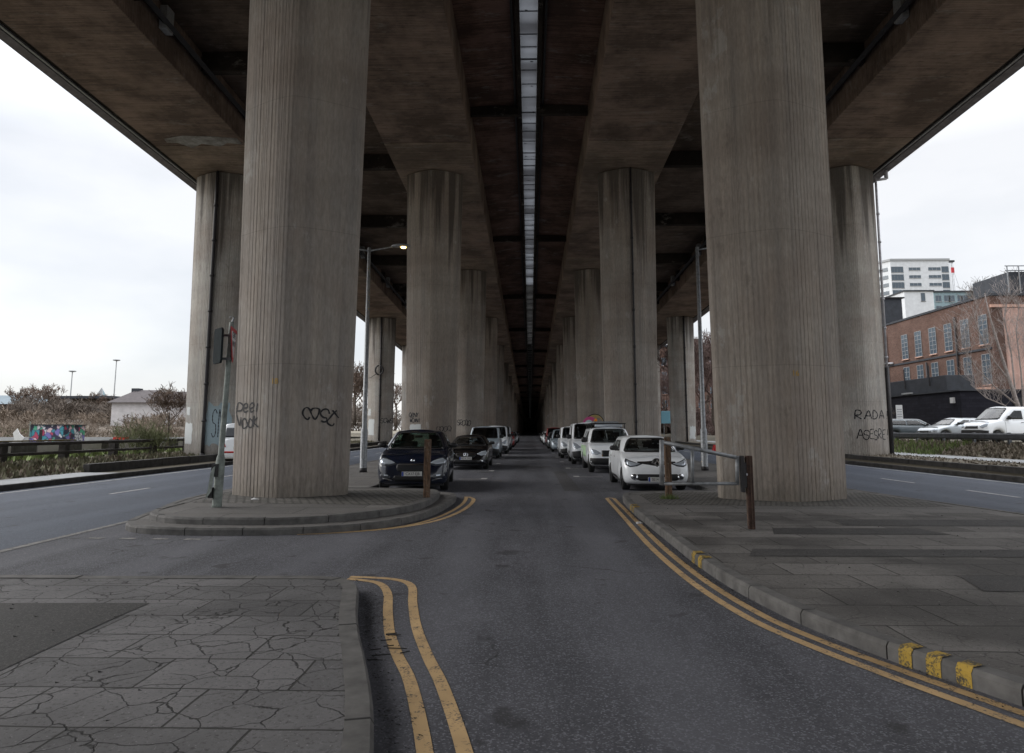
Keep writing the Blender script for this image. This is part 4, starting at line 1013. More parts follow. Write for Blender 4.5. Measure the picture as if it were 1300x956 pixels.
# --- profiles
def hatch(L_=4.06, W_=1.73, H_=1.45, nose=.70, cowl=.98, **k):
    h = L_ / 2; p = dict(L=L_, W=W_, H=H_, gc=.2, wr=.31, fo=.80, wb=L_ * .635, bow=.13,
        top=[(-h, nose), (-h + .25, nose + .11), (-h + .6, cowl - .12), (-h + 1.05, cowl - .02), (-h + 1.3, cowl + .01), (0, cowl + .02), (h - .4, cowl + .04), (h, cowl)],
        cab=dict(zb=cowl - .03, y0=-h + .98, y1=-h + 1.72, y2=h - .55, y3=h - .12, wb=W_ * .93, wt=W_ * .72))
    p.update(k); return p
def sidewins(p, n=2, tail=.75):
    c = p['cab']; zb = c['zb'] + .08; zt = p['H'] - .14; ya = c['y0'] + .62; yt = c['y1'] + .35; yb = c['y3'] - .35; yu = c['y2'] - .15
    cuts = [ya] + [lerp(ya, yb, i / n) for i in range(1, n)] + [yb]; out = []
    for i in range(n):
        a, b = cuts[i] + .03, cuts[i + 1] - .03
        if i == 0: out.append([(a - .1, zb), (b, zb), (b, zt), (max(yt, a + .05), zt)])
        elif i == n - 1: out.append([(a, zb), (b, zb + .03), (min(yu, b), zt - .02), (a, zt)])
        else: out.append([(a, zb), (b, zb), (b, zt), (a, zt)])
    return out
def doors(c_, ys_, z0=.3):
    for y in ys_:
        for sg in (1, -1): c_.line('door_seam', 'side', [(y, z0), (y, c_.p['cab']['zb'] + .03)], .012, 'black', .004, sg)
    for y in ys_[1:]:
        for sg in (1, -1): c_.line('door_handle', 'side', [(y - .24, c_.p['cab']['zb'] - .13), (y - .08, c_.p['cab']['zb'] - .12)], .03, 'black', .02, sg)

# 1: white hatchback, front of the right row
fy = G(800, 625)[1] + .05
p = hatch(4.06, 1.74, 1.45, .72, 1.0, spokes=8, cf=(.46, .40), bow=.16)
c1 = Car('hatchback_car', 'white hatchback with wide black grille bar, first car parked on the right by the gate', 'car', 'cars parked along the right kerb', (3.33, fy + 2.03, 0), 0, p, 'p_white')
c1.glazing('glass', sidewins(p, 3)); doors(c1, [-.62, .25, 1.05])
hl = [(.36, .72), (.52, .655), (.70, .63), (.80, .68), (.815, .77), (.79, .845), (.70, .80), (.52, .735)]
for q in (hl, mirror(hl)):
    o = c1.decal('headlight', 'front', q, 'lampdark', .008, res=.04)
    cx = sum(a for a, b in q) / len(q); q2 = [(lerp(cx, a, .74), lerp(.715, b, .66)) for a, b in q]; c1.decal('headlight_lens', 'front', q2, 'lamp', .014, parent=o, res=.04)
gr = [(-.50, .735), (-.2, .69), (0, .66), (.2, .69), (.50, .735), (.50, .765), (.22, .775), (0, .80), (-.22, .775), (-.50, .765)]
c1.decal('grille', 'front', gr, 'black', .01, res=.04)
c1.line('grille_trim', 'front', [(-.48, .757), (-.15, .745)], .012, 'chrome', .016); c1.line('grille_trim', 'front', [(.15, .745), (.48, .757)], .012, 'chrome', .016)
yb = c1.hit('front', 0, .73)[0].y
m = MB()
oo = [(0, .115), (.085, 0), (0, -.115), (-.085, 0)]; ii = [(a * .5, b * .55) for a, b in oo]
m.v = [(a, yb - .075, .73 + b) for a, b in oo] + [(a, yb - .085, .73 + b) for a, b in ii] + [(a, yb, .73 + b) for a, b in oo]
m.f = [(i, (i + 1) % 4, 4 + (i + 1) % 4, 4 + i) for i in range(4)] + [(i, (i + 1) % 4, 8 + (i + 1) % 4, 8 + i) for i in range(4)]
m2 = MB(); m2.lathe([(-.03, .10), (.0, .135)], 24, 'y', (0, yb, .73)); e_ = m2.build('badge_surround', 'black', c1.r, True); m.build('diamond_badge', 'chrome', e_)
lo = [(-.62, .40), (-.60, .335), (-.45, .29), (.45, .29), (.60, .335), (.62, .40), (.5, .455), (-.5, .455)]
c1.decal('lower_intake', 'front', lo, 'black', .01, res=.05)
for sx in (-1, 1):
    ctr = (sx * .60, .385); ring = [(ctr[0] + .085 * math.cos(a), ctr[1] + .075 * math.sin(a)) for a in [i * PI / 6 for i in range(12)]]
    o = c1.decal('fog_lamp', 'front', ring, 'chrome', .016, res=.05); c1.decal('fog_lamp_lens', 'front', [(ctr[0] + .05 * math.cos(a), ctr[1] + .045 * math.sin(a)) for a in [i * PI / 5 for i in range(10)]], 'lampdark', .022, parent=o, res=.05)
c1.plate('SE14 BDZ', .325)
for sg in (1, -1): c1.decal('sill_trim', 'side', [(-.5, .24), (1.0, .26), (.95, .34), (-.25, .31)], 'black', .006, sg)

# 2: dark navy people carrier, front of the left row
fy = G(527, 626)[1] + .05
p = hatch(4.45, 1.86, 1.62, .80, 1.08, spokes=10, wr=.33, cf=(.42, .42), bow=.15)
p['cab'].update(y0=-2.225 + .92, y1=-2.225 + 1.75, wt=1.86 * .70)
c2 = Car('people_carrier', 'dark navy people carrier parked first on the left behind the brown post', 'car', 'cars parked along the left kerb', (-3.22, fy + 2.3, 0), math.radians(4.0), p, 'p_navy')
c2.glazing('glass_green', sidewins(p, 3)); doors(c2, [-.55, .45, 1.2])
hl = [(.42, .72), (.60, .66), (.86, .70), (.90, .80), (.80, .90), (.66, .86), (.50, .785)]
for q in (hl, mirror(hl)):
    o = c2.decal('headlight', 'front', q, 'lampdark', .008, res=.04); cx = sum(a for a, b in q) / len(q)
    c2.decal('headlight_lens', 'front', [(lerp(cx, a, .85), lerp(.79, b, .62)) for a, b in q], 'lamp', .014, parent=o, res=.04)
g2 = c2.decal('grille', 'front', [(-.42, .60), (-.36, .54), (.36, .54), (.42, .60), (.40, .70), (.34, .735), (-.34, .735), (-.40, .70)], 'black', .010, res=.05)
for z in (.58, .62, .66, .70): c2.line('grille_bar', 'front', [(-.37, z), (.37, z)], .010, 'chrome' if z > .69 else 'lampdark', .018, parent=g2)
c2.decal('lower_intake', 'front', [(-.5, .36), (-.42, .28), (.42, .28), (.5, .36), (.44, .43), (-.44, .43)], 'black', .01)
for sx in (-1, 1):
    q = [(.56, .34), (.74, .36), (.84, .42), (.82, .47), (.66, .455), (.56, .42)]; q = q if sx > 0 else mirror(q)
    c2.decal('fog_lamp', 'front', q, 'lampdark', .010, res=.04)
    c2.line('fog_trim', 'front', [(sx * .52, .31), (sx * .66, .35), (sx * .80, .36)], .022, 'chrome', .014); c2.line('daytime_lamp', 'front', [(sx * .62, .43), (sx * .76, .445)], .03, 'lamp', .018)
c2.plate('CX17 EJB', .475); m = MB()
yb = c2.hit('front', 0, .80)[0].y; ob = MB(); ob.lathe([(-.015, .05), (.01, .06)], 16, 'y', (0, yb, .80)); ob.build('oval_badge', 'chrome', c2.r, True)

# 3: black coupe, second on the left
fy = 28.0
p = hatch(4.5, 1.79, 1.40, .66, .95, spokes=5, wr=.325, fo=.82, wb=2.8, cf=(.40, .36), bow=.14)
p['cab'].update(y0=-2.25 + 1.25, y1=-2.25 + 2.1, y2=.95, y3=1.9, wt=1.79 * .66)
c3 = Car('coupe_car', 'glossy black saloon with a round badge in its grille, second on the left', 'car', 'cars parked along the left kerb', (-2.62, fy + 2.25, 0), 0, p, 'p_black')
c3.glazing('glass', sidewins(p, 2)); doors(c3, [-.4, .65])
hl = [(.46, .64), (.62, .57), (.80, .60), (.84, .68), (.80, .76), (.64, .735)]
for q in (hl, mirror(hl)): c3.decal('headlight', 'front', q, 'lamp', .01, res=.04)
g3 = c3.decal('grille', 'front', [(-.42, .60), (-.34, .50), (.34, .50), (.42, .60), (.38, .68), (-.38, .68)], 'black', .008)
for zz in ((-.40, .39, .605), ): c3.line('grille_trim', 'front', [(-.40, .605), (-.09, .60)], .022, 'chrome', .016, parent=g3); c3.line('grille_trim', 'front', [(.09, .60), (.40, .605)], .022, 'chrome', .016, parent=g3)
c3.line('grille_trim', 'front', [(-.38, .675), (.38, .675), (.42, .60)], .016, 'chrome', .014, parent=g3)
yb = c3.hit('front', 0, .6)[0].y; m = MB(); m.tube([(.085 * math.cos(a), yb - .03, .6 + .085 * math.sin(a)) for a in [i * PI / 10 for i in range(21)]], .011, 6)
for a in (PI / 2, PI / 2 + 2 * PI / 3, PI / 2 - 2 * PI / 3): m.tube([(0, yb - .035, .6), (.085 * math.cos(a), yb - .03, .6 + .085 * math.sin(a))], [.016, .006], 6)
m.build('star_badge', 'chrome', g3)
c3.decal('lower_intake', 'front', [(-.5, .40), (-.4, .27), (.4, .27), (.5, .40)], 'black', .008)
for sx in (-1, 1):
    q = [(.58, .36), (.66, .28), (.78, .30), (.80, .42), (.66, .46)]; q = q if sx > 0 else mirror(q); c3.decal('bumper_intake', 'front', q, 'lampdark', .01); c3.line('intake_trim', 'front', [(sx * .60, .40), (sx * .74, .33), (sx * .79, .30)], .03, 'chrome', .016)
c3.line('splitter', 'front', [(-.7, .235), (.7, .235)], .02, 'chrome', .014); c3.plate('WS16 YXD', .46, .5)

# --- vans
def vanp(L_=4.38, W_=1.81, H_=1.82, nose=.86, cowl=1.14, **k):
    h = L_ / 2; p = dict(L=L_, W=W_, H=H_, gc=.22, wr=.31, fo=.86, wb=L_ * .62, bow=.12, cf=(.40, .36), taper=.0,
        top=[(-h, nose), (-h + .2, nose + .08), (-h + .75, cowl - .06), (-h + 1.0, cowl), (h, cowl)],
        ri=[.06, .03, 0, 0, .0, .0, .0, .0, .0, .0],
        cab=dict(zb=cowl - .03, y0=-h + .82, y1=-h + 1.55, y2=h - .06, y3=h - .03, wb=W_ * .95, wt=W_ * .84, crown=.06), mh=.13, rimmat='galv')
    p.update(k); return p
def van(label, loc, rz, paint, p, bumper='black', group=None, plate='SD11 XKA', lightbar=False, rack=False, name='panel_van', detail=True):
    c = Car(name, label, 'van', group, loc, rz, p, paint); hw = p['W'] / 2; nz = p['top'][0][1]
    cb = p['cab']; ya = cb['y0'] + .62; zb = cb['zb'] + .05; zt = p['H'] - .22
    c.glazing('glass', [[(ya - .12, zb), (ya + .85, zb), (ya + .85, zt), (cb['y1'] + .32, zt)]], rear=False)
    doors(c, [ya - .18, ya + .93]) if detail else None
    q = [(hw - .42, nz - .12), (hw - .2, nz - .2), (hw - .06, nz - .10), (hw - .07, nz + .10), (hw - .2, nz + .06)]
    for qq in (q, mirror(q)):
        o = c.decal('headlight', 'front', qq, 'lamp', .01, res=.05)
    c.decal('front_bumper', 'front', [(-hw + .03, .24), (hw - .03, .24), (hw - .02, nz - .32), (hw - .30, nz - .28), (-hw + .30, nz - .28), (-hw + .02, nz - .32)], bumper, .012)
    c.decal('grille', 'front', [(-.48, nz - .22), (.48, nz - .22), (.42, nz - .08), (-.42, nz - .08)], 'black', .012)
    if plate: c.plate(plate, .5, .5)
    if detail:
        for sg in (1, -1): c.line('side_rub_strip', 'side', [(-.3, .52), (p['L'] / 2 - .9, .52)], .08, 'black', .01, sg)
    return c
GL_, GR_ = 'cars parked along the left kerb', 'cars parked along the right kerb'
v1 = van('pale blue silver van with black grille, third vehicle on the left', (-2.62, 38.3 + 2.2, 0), 0, 'p_ltblue', vanp(), group=GL_, plate=None)
v2 = van('white van partly hidden behind the pale blue van, fourth on the left', (-2.45, 46.5 + 2.2, 0), 0, 'p_white', vanp(4.6, 1.86, 1.90), group=GL_, plate=None)
v3 = van('silver van, fifth vehicle on the left and last before the red car', (-2.45, 55 + 2.2, 0), 0, 'p_silver', vanp(4.6, 1.86, 1.95), group=GL_, plate=None, detail=False)
def simplecar(label, loc, paint, group, rz=0, H_=1.47, L_=4.2, W_=1.76, detail=False, front=True, name='parked_car'):
    p = hatch(L_, W_, H_); c = Car(name, label, 'car', group, loc, rz, p, paint); c.glazing('glass', sidewins(p, 2))
    hl = [(.42, .66), (.60, .60), (.80, .64), (.80, .78), (.60, .74)]
    for q in (hl, mirror(hl)):
        c.decal('headlight', 'front', q, 'lamp', .01, res=.06); c.decal('tail_light', 'rear', [(a, b + .15) for a, b in q], 'red', .01, res=.06)
    c.decal('grille', 'front', [(-.38, .56), (.38, .56), (.40, .66), (-.40, .66)], 'black', .01)
    c.decal('lower_intake', 'front', [(-.5, .27), (.5, .27), (.45, .42), (-.45, .42)], 'black', .01)
    return c
simplecar('red car in the left row, beyond the silver van', (-2.35, 66, 0), 'p_red', GL_)
simplecar('dark grey car in the left row, just behind the red car', (-2.4, 75, 0), 'p_grey', GL_)
simplecar('silver car far down the left row, behind a dark grey one', (-2.4, 86, 0), 'p_silver', GL_)
simplecar('black car at the far end of the left row', (-2.4, 97, 0), 'p_black', GL_)
# right row
p = vanp(4.7, 1.80, 1.72, .90, 1.12, wr=.36, gc=.28, spokes=6)
p['cab'].update(y0=-1.35, y1=-.75, wt=1.80 * .78)
s2 = Car('utility_vehicle', 'white utility vehicle with roof rack and pale green side stripe behind the white hatchback', 'utility vehicle', GR_, (3.12, 25.9 + 2.3, 0), 0, p, 'p_white')
s2.glazing('glass', [[(-.75, 1.17), (.0, 1.17), (.0, 1.55), (-.42, 1.55)], [(.1, 1.17), (1.0, 1.17), (1.0, 1.55), (.1, 1.55)]]); doors(s2, [-.8, .05, 1.05])
q = [(.46, .74), (.62, .68), (.82, .72), (.84, .90), (.66, .86)]
for qq in (q, mirror(q)): s2.decal('headlight', 'front', qq, 'lamp', .01, res=.05)
s2.decal('front_bumper', 'front', [(-.86, .32), (.86, .32), (.86, .56), (-.86, .56)], 'black', .012); s2.decal('grille', 'front', [(-.44, .62), (.44, .62), (.44, .84), (-.44, .84)], 'black', .012)
for sg in (1, -1): s2.decal('green_stripe', 'side', [(-.6, .55), (2.1, .55), (2.1, .98), (-.3, .98)], 'p_green', .006, sg, res=.1)
m = MB()
for x in (-.68, .68): m.tube([(x, -.6, 1.86), (x, 1.9, 1.86)], .022, 8)
for y in (-.6, -.1, .5, 1.2, 1.9): m.tube([(-.68, y, 1.86), (.68, y, 1.86)], .02, 8)
for x in (-.66, .66):
    for y in (-.5, .6, 1.8): m.tube([(x, y, 1.62), (x, y, 1.86)], .02, 6)
m.build('roof_rack', 'black', s2.r)
m = MB(); m.box(-.55, .55, -.72, -.55, 1.72, 1.83); bevel(m.build('light_bar', 'lamp', s2.r), .03)
m = MB()
for i in range(5): m.box(-.5, .5, .0 + i * .3, .22 + i * .3, 1.885, 1.93 + .03 * (i % 2))
m.build('rack_load', 'galv', s2.r)
v4 = van('tall white van with an orange roof beacon on the right', (2.88, 32.2 + 2.3, 0), 0, 'p_white', vanp(4.6, 1.84, 1.98, .92, 1.18), group=GR_, plate=None)
m = MB(); m.lathe([(0, .1), (.02, .1), (.03, .075), (.15, .065), (.18, .03)], 16, 'z', (.35, -.6, 1.97)); m.build('beacon', 'amber', v4.r, True)
v5 = van('white van with deep dark bumper and pale plate, fourth on the right', (2.62, 39.0 + 2.2, 0), 0, 'p_white', vanp(4.4, 1.81, 1.83), group=GR_, plate='SF60 LKV')
v6 = simplecar('silver blue people carrier beyond the white van on the right', (2.45, 51 + 2.2, 0), 'p_ltblue', GR_, H_=1.66, L_=4.5)
simplecar('dark grey car on the right, in front of the red van', (2.35, 61, 0), 'p_grey', GR_)
van('dark red van far down the right row', (2.45, 69, 0), 0, 'p_red', vanp(4.4, 1.8, 1.85), group=GR_, plate=None, detail=False)
simplecar('white car far down the right row, behind the red van', (2.3, 78, 0), 'p_white', GR_)
simplecar('silver car near the far end of the right row', (2.3, 89, 0), 'p_silver', GR_)
simplecar('black car at the far end of the right row', (2.3, 99, 0), 'p_black', GR_)
# cars beyond the right verge
def at(px, py, Y, dz=0): return W(px, py, Y)
x, y, z = W(1155, 560, 46); simplecar('dark grey estate car with a red tail light behind the right barrier', (x, y, z), 'p_grey', 'cars behind the right barrier', math.radians(92), 1.47, 4.5)
x, y, z = W(1211, 561, 41.5); simplecar('silver hatchback parked between the grey estate and the white van behind the barrier', (x, y, z), 'p_silver', 'cars behind the right barrier', math.radians(-84), 1.42, 3.8)
x, y, z = W(1283, 563, 37.5); v = van('white panel van with sloping bonnet parked behind the right barrier', (x + .2, y, z), math.radians(-84), 'p_white', vanp(4.9, 1.9, 1.95, 1.0, 1.25, wr=.33), group=None, plate=None)
x, y, z = W(281, 586, 33.2)
vb = van('white van seen from behind beyond the left foreground column', (x + .85, y + 2.2, 0.0), PI, 'p_white', vanp(4.6, 1.9, 1.95), group=None, plate=None, detail=False)
vb.decal('rear_window', 'rear', [(-.7, 1.25), (.7, 1.25), (.66, 1.72), (-.66, 1.72)], 'lampdark', .008)
for qq in ([(.62, .78), (.84, .78), (.84, 1.1), (.72, 1.1)], mirror([(.62, .78), (.84, .78), (.84, 1.1), (.72, 1.1)])): vb.decal('tail_light', 'rear', qq, 'red', .012, res=.05)
vb.decal('rear_stripe', 'rear', [(-.85, .5), (.85, .5), (.85, .58), (-.85, .58)], 'red', .012); vb.decal('rear_plate', 'rear', [(-.26, .7), (.26, .7), (.26, .81), (-.26, .81)], 'plate', .014)
x, y, z = W(880, 571, 70)
simplecar('bright red car crossing on the far right carriageway', (10.6 * 1.0, 38.0, 0), 'p_red', None, PI, 1.45) if False else None

# ------------------------------------------------------------------ street furniture
def lamp_post(label, x, y, zb, H_, arms, lit):
    r = thing('street_lamp', label, 'street lamp', (x, y, zb), 0, 'double arm street lamps in the median')
    m = MB(); m.lathe([(0, .135), (.02, .125), (1.5, .125), (1.56, .10), (1.6, .088), (H_, .06)], 16, 'z'); m.build('pole', 'galv', r, True)
    m = MB(); m.lathe([(0, .14), (.16, .135)], 14, 'z'); m.build('base_sleeve', 'pipe', r, True)
    m = MB(); m.box(-.05, .05, -.131, -.12, .5, 1.0); bevel(m.build('access_door', 'galv_light', r), .008)
    for sg in ((-1, 1) if lit else (1,)):
        m = MB(); m.tube([(0, 0, H_ - .12), (sg * .25, 0, H_ - .08), (sg * .9, 0, H_ + .04)], [.035, .03, .03], 8); m.build('arm', 'galv', r, True)
        m = MB(); bm = bmesh.new(); bmesh.ops.create_icosphere(bm, subdivisions=3, radius=1)
        m.add([(sg * 1.18 + v.co.x * .36, v.co.y * .13, H_ + .06 + max(-.35, v.co.z) * .09) for v in bm.verts], [tuple(v.index for v in f.verts) for f in bm.faces]); bm.free()
        hd = m.build('lamp_head', 'galv', r, True)
        m = MB(); m.lathe([(0, .05), (-.035, .09), (.0, .10)], 14, 'z', (sg * 1.28, 0, H_ + .02)); m.build('lamp_lens', 'lit' if (lit and sg > 0) else 'lamp', hd, True)
    if not lit: pass
    return r
M['lit'] = m_flat('lit_sodium_lens', (.9, .75, .4), .4, 0, (1, .66, .22), 4)
M['lit'].node_tree.nodes['Principled BSDF'].inputs['Emission Strength'].default_value = 4
lamp_post('tall galvanised street lamp with its yellow lamp lit, beside the dark people carrier', -5.98, 24.7, .1, 8.25, 2, True)
lamp_post('tall galvanised street lamp with one arm seen just left of the right foreground column', 6.5, 26.0, .1, 8.55, 2, False)

def rough_post(name, label, x, y, zb, h, w_, d_, mat, group=None, lean=(0, 0)):
    rr = random.Random(int(x * 100)); bm = bmesh.new(); bmesh.ops.create_cube(bm, size=1)
    for v in bm.verts: v.co = (v.co.x * w_, v.co.y * d_, (v.co.z + .5) * h)
    bmesh.ops.subdivide_edges(bm, edges=bm.edges[:], cuts=7, use_grid_fill=True)
    for v in bm.verts:
        k = rr.uniform(-1, 1); v.co.x += k * .006 + lean[0] * v.co.z; v.co.y += rr.uniform(-1, 1) * .006 + lean[1] * v.co.z
        if v.co.z > h * .9: v.co.z += rr.uniform(-.02, .012)
    me = bpy.data.meshes.new(name); bm.to_mesh(me); bm.free(); me.materials.append(M[mat]); o = bpy.data.objects.new(name, me); COL.objects.link(o); o.location = (x, y, zb)
    return bevel(tag(o, label, 'post', group), .012, 2)
t = NT('weathered_orange_brown_wood'); v = t.coord(); n = t.noise(t.n('ShaderNodeMapping', ins={0: v, 3: (6, 6, .8)}).outputs[0], 4, 7, .7); n2 = t.noise(v, 14, 4)
c = t.mix(t.ramp(n, [(.35, 0.0), (.65, 1.0)]), (.03, .019, .013), (.19, .115, .07)); c = t.mix(t.ramp(n2, [(.55, 0.0), (.68, .7)]), c, (.17, .145, .12)); t.fin(c, .95, t.bump(n, .6, .02)); M['old_wood'] = t.m
rough_post('bollard_post', 'rusty brown post standing on the left island in front of the dark people carrier', -2.17, 14.5, .1, 1.30, .125, .125, 'old_wood', lean=(.012, 0))
rough_post('bollard_post', 'rotting brown post behind the swing gate, with weeds at its foot', 3.04, 15.4, .1, 1.34, .13, .13, 'old_wood')
mb = MB(); rr = random.Random(2)
for i in range(260):
    a = rr.uniform(0, 6.28); q = rr.uniform(0, .22); x, y = 3.04 + q * math.cos(a), 15.28 + q * .6 * math.sin(a); h = rr.uniform(.03, .13); d = rr.uniform(0, 6.28)
    mb.add([(x, y, .112), (x + .012 * math.cos(d), y + .012 * math.sin(d), .112), (x + rr.uniform(-.05, .05), y + rr.uniform(-.05, .05), .112 + h)], [(0, 1, 2)])
stuff(mb.build('weeds', 'grass'), 'green weeds at the foot of the rotting brown post', 'weeds')

# swing gate and its channel post
r = thing('gate_post', 'dark rusty steel channel post that carries the swing gate', 'post', (3.35, 10.72, .11))
m = MB(); m.box(-.048, .048, -.045, .045, 0, 1.10); p_ = bevel(m.build('post_shaft', 'rust', r), .01)
m = MB(); m.box(-.054, -.0495, -.03, .03, .05, 1.06); m.box(.0, .012, -.056, -.051, .0, 1.1); m.build('post_flange', 'rust_wood', r)
r = thing('swing_gate', 'grey tubular steel swing gate on the right pavement, taller at its free end', 'gate', (3.25, 10.72, .11))
def lx(px, py): q = W(px, py, 10.72); return (q[0] - 3.25, 0, q[2] - .11)
A, B, C_, D = lx(840, 561), lx(936, 581), lx(936, 614), lx(840, 614)
m = MB(); m.tube([A, B], .030, 10); m.build('top_rail', 'galv', r, True)
m = MB(); m.tube([D, C_], .026, 10); m.build('bottom_rail', 'galv', r, True)
for p0, p1, rad in ((A, D, .036), (B, C_, .03)):
    m = MB(); m.tube([(p0[0], 0, p0[2] + .03), (p1[0], 0, p1[2] - .02)], rad, 10); m.build('upright', 'galv', r, True)
E1, E2 = lx(879, 569), lx(879, 614); m = MB(); m.tube([E1, E2], .027, 10); m.build('upright', 'galv', r, True)
m = MB(); m.box(-.03, .02, -.05, .05, .55, 1.10); m.box(.0, .05, -.045, -.03, .62, 1.0); bevel(m.build('hinge_plate', 'pipe', r), .008)
m = MB(); m.lathe([(-.07, .018), (-.05, .02)], 8, 'y', (.045, 0, .82)); m.build('bolt', 'chrome', r)

# give way sign pole
r = thing('sign_pole', 'pale green peeling pole with broken base and give way sign on the left island', 'sign', (-5.72, 12.6, .205))
m = MB(); m.lathe([(0, .092), (.05, .084), (.82, .080), (.9, .068), (.95, .052), (3.35, .045), (3.42, .04)], 16, 'z')
for i, vv in enumerate(m.v): m.v[i] = (vv[0] + .028 * vv[2], vv[1], vv[2])
m.build('pole', 'green_pole', r, True)
m = MB(); m.box(-.09, .03, -.108, -.06, .55, .78); m.box(-.13, -.05, -.105, -.03, .17, .36); m.build('rusted_hole', 'ink', r)
m = MB(); m.add([(-.06, -.10, .72), (-.02, -.105, .74), (-.05, -.13, .30), (-.16, -.13, .14), (-.12, -.12, .36), (-.10, -.11, .62)], [(0, 1, 2, 3, 4, 5)]); o = m.build('torn_door', 'green_pole', r); o.modifiers.new('s', 'SOLIDIFY').thickness = .006
def plane_sign(parent, c, nrm, poly, th, mat, name, off=0):
    nrm = Vector(nrm).normalized(); u = Vector((0, 0, 1)).cross(nrm).normalized(); c = Vector(c) + nrm * off; m = MB(); n = len(poly)
    m.v = [tuple(c + u * a + Vector((0, 0, b)) + nrm * th) for a, b in poly] + [tuple(c + u * a + Vector((0, 0, b))) for a, b in poly]
    m.f = [tuple(range(n)), tuple(range(n, 2 * n))[::-1]] + [(i, (i + 1) % n, n + (i + 1) % n, n + i) for i in range(n)]
    return m.build(name, mat, parent)
cz = 2.95; nn = (.965, .26, 0)
tri = [(-.36, .31), (-.33, .34), (.33, .34), (.36, .31), (.03, -.30), (-.03, -.30)]
s1 = plane_sign(r, (.15, -.02, cz), nn, tri, .008, 'sign_red', 'give_way_plate')
plane_sign(s1, (.15, -.02, cz), nn, [(a * .76, .03 + (b - .02) * .74) for a, b in tri], .003, 'white_sign', 'sign_face', .0085)
N_ = Vector(nn).normalized(); U_ = Vector((0, 0, 1)).cross(N_)
for txt, dz, sz in (('GIVE', .20, .17), ('WAY', .04, .15)):
    vs, f = text_mesh(txt, sz); m = MB(); m.add([tuple(Vector((.15, -.02, cz)) + N_ * (.0135 + c * .5) + U_ * a * .95 + Vector((0, 0, b + dz))) for a, b, c in vs], f); m.build('sign_lettering', 'ink', s1)
rct = [(-.20, -.27), (-.16, -.33), (.16, -.33), (.20, -.27), (.20, .27), (.16, .33), (-.16, .33), (-.20, .27)]
plane_sign(r, (-.07, -.10, cz), (-.72, -.69, 0), rct, .04, 'sign_back', 'sign_back_plate')
for z_ in (2.70, 3.14): m = MB(); m.box(-.06, .14, -.05, .03, z_, z_ + .04); m.build('clamp', 'galv', r)
m = MB(); m.tube([(.09, 0, 3.38), (.13, 0, 3.5), (.09, 0, 3.54), (.05, 0, 3.5)], .018, 6); m.build('loose_bracket', 'galv', r)

def litter(x, y, z, s_, lab):
    rr = random.Random(int(x * 50)); n = 9; m = MB(); ring = [(s_ * rr.uniform(.5, 1) * math.cos(i * 2 * PI / n), s_ * .6 * rr.uniform(.5, 1) * math.sin(i * 2 * PI / n), rr.uniform(.0, .03)) for i in range(n)]
    m.v = ring + [(0, 0, .035)] + [(a, b, 0) for a, b, c in ring]; m.f = [(i, (i + 1) % n, n) for i in range(n)] + [(i, (i + 1) % n, n + 1 + (i + 1) % n, n + 1 + i) for i in range(n)]
    tag(m.build('litter', 'litter', loc=(x, y, z)), lab, 'litter')
litter(1.87, 12.1, .006, .07, 'crumpled white litter in the gutter beside the right kerb'); litter(-5.55, 13.9, .215, .10, 'white scrap of litter near the foot of the left foreground column')
mb = MB(); rr = random.Random(8)
for i in range(1500):
    k = rr.random(); yy = rr.uniform(4, 14); x = 1.98 if yy > 7.5 else lerp(2.75, 2.0, min(1, (yy - 4.5) / 3)); x -= abs(rr.gauss(0, .06)) + .01
    if rr.random() < .35: yy = rr.uniform(3.6, 7.0); x = interp([(3.6, -.74), (4.6, -1.02), (5.25, -1.22), (5.85, -1.39), (6.4, -1.52), (7.0, -1.7)], yy) + abs(rr.gauss(0, .09)) + .02
    s_ = rr.uniform(.004, .014); a = rr.uniform(0, 6.28); mb.add([(x + s_ * math.cos(a), yy + s_ * math.sin(a), .006), (x - s_ * math.sin(a), yy + s_ * .7 * math.cos(a), .006), (x - s_ * .8, yy - s_, .006 + s_ * .7)], [(0, 1, 2)])
for i in range(12):
    x, y = rr.uniform(-1.25, -.9), rr.uniform(4.9, 5.6); a = rr.uniform(-.3, .6); l = rr.uniform(.04, .15); mb.tube([(x, y, .012), (x + l * math.cos(a), y + l * math.sin(a), .014)], .004, 4)
for i in range(500):
    x, y = (rr.uniform(2.6, 9), rr.uniform(4.5, 14)) if rr.random() < .6 else (rr.uniform(-6, -1.7), rr.uniform(3.5, 7))
    s_ = rr.uniform(.005, .022); a = rr.uniform(0, 6.28); mb.add([(x + s_ * math.cos(a), y + s_ * math.sin(a), .121), (x - s_ * math.sin(a), y + s_ * .6 * math.cos(a), .121), (x - s_ * .8, y - s_ * .5, .121 + s_ * .5)], [(0, 1, 2)])
stuff(mb.build('gutter_grit', 'ink'), 'dark grit and leaf litter lying along the kerbs', 'grit')

# ------------------------------------------------------------------ verges
def straight_kerb(x, y0, y1, z0, z1, wd, side, mat, name='kerb'):
    return kerb([(x, y0 + 1.0 * i) for i in range(int(y1 - y0) + 1)], z0, z1, wd, mat, 2.0, side, name)
kerb([(-13.9, y) for y in range(-20, 140, 2)], 0, .16, .14, 'kerb_dark', 2.0, 1); kerb([(15.0, y) for y in range(-20, 140, 2)], 0, .17, .14, 'kerb_dark', 2.0, -1)
def wall_run(name, label, x0, x1, y0, y1, z0, z1, mat):
    m = MB(); y = y0
    while y < y1: m.box(x0, x1, y + .01, min(y + 2.4, y1) - .01, z0, z1 + random.uniform(-.01, .01)); y += 2.4
    return bevel(tag(m.build(name, mat), label, 'wall'), .02)
wall_run('edging_wall', 'low blackened edging wall along the left far kerb', -15.75, -15.5, 24, 130, 0, .42, 'kerb_dark')
wall_run('edging_wall', 'low blackened edging wall along the right far kerb', 15.5, 15.72, 12, 130, 0, .42, 'kerb_dark')
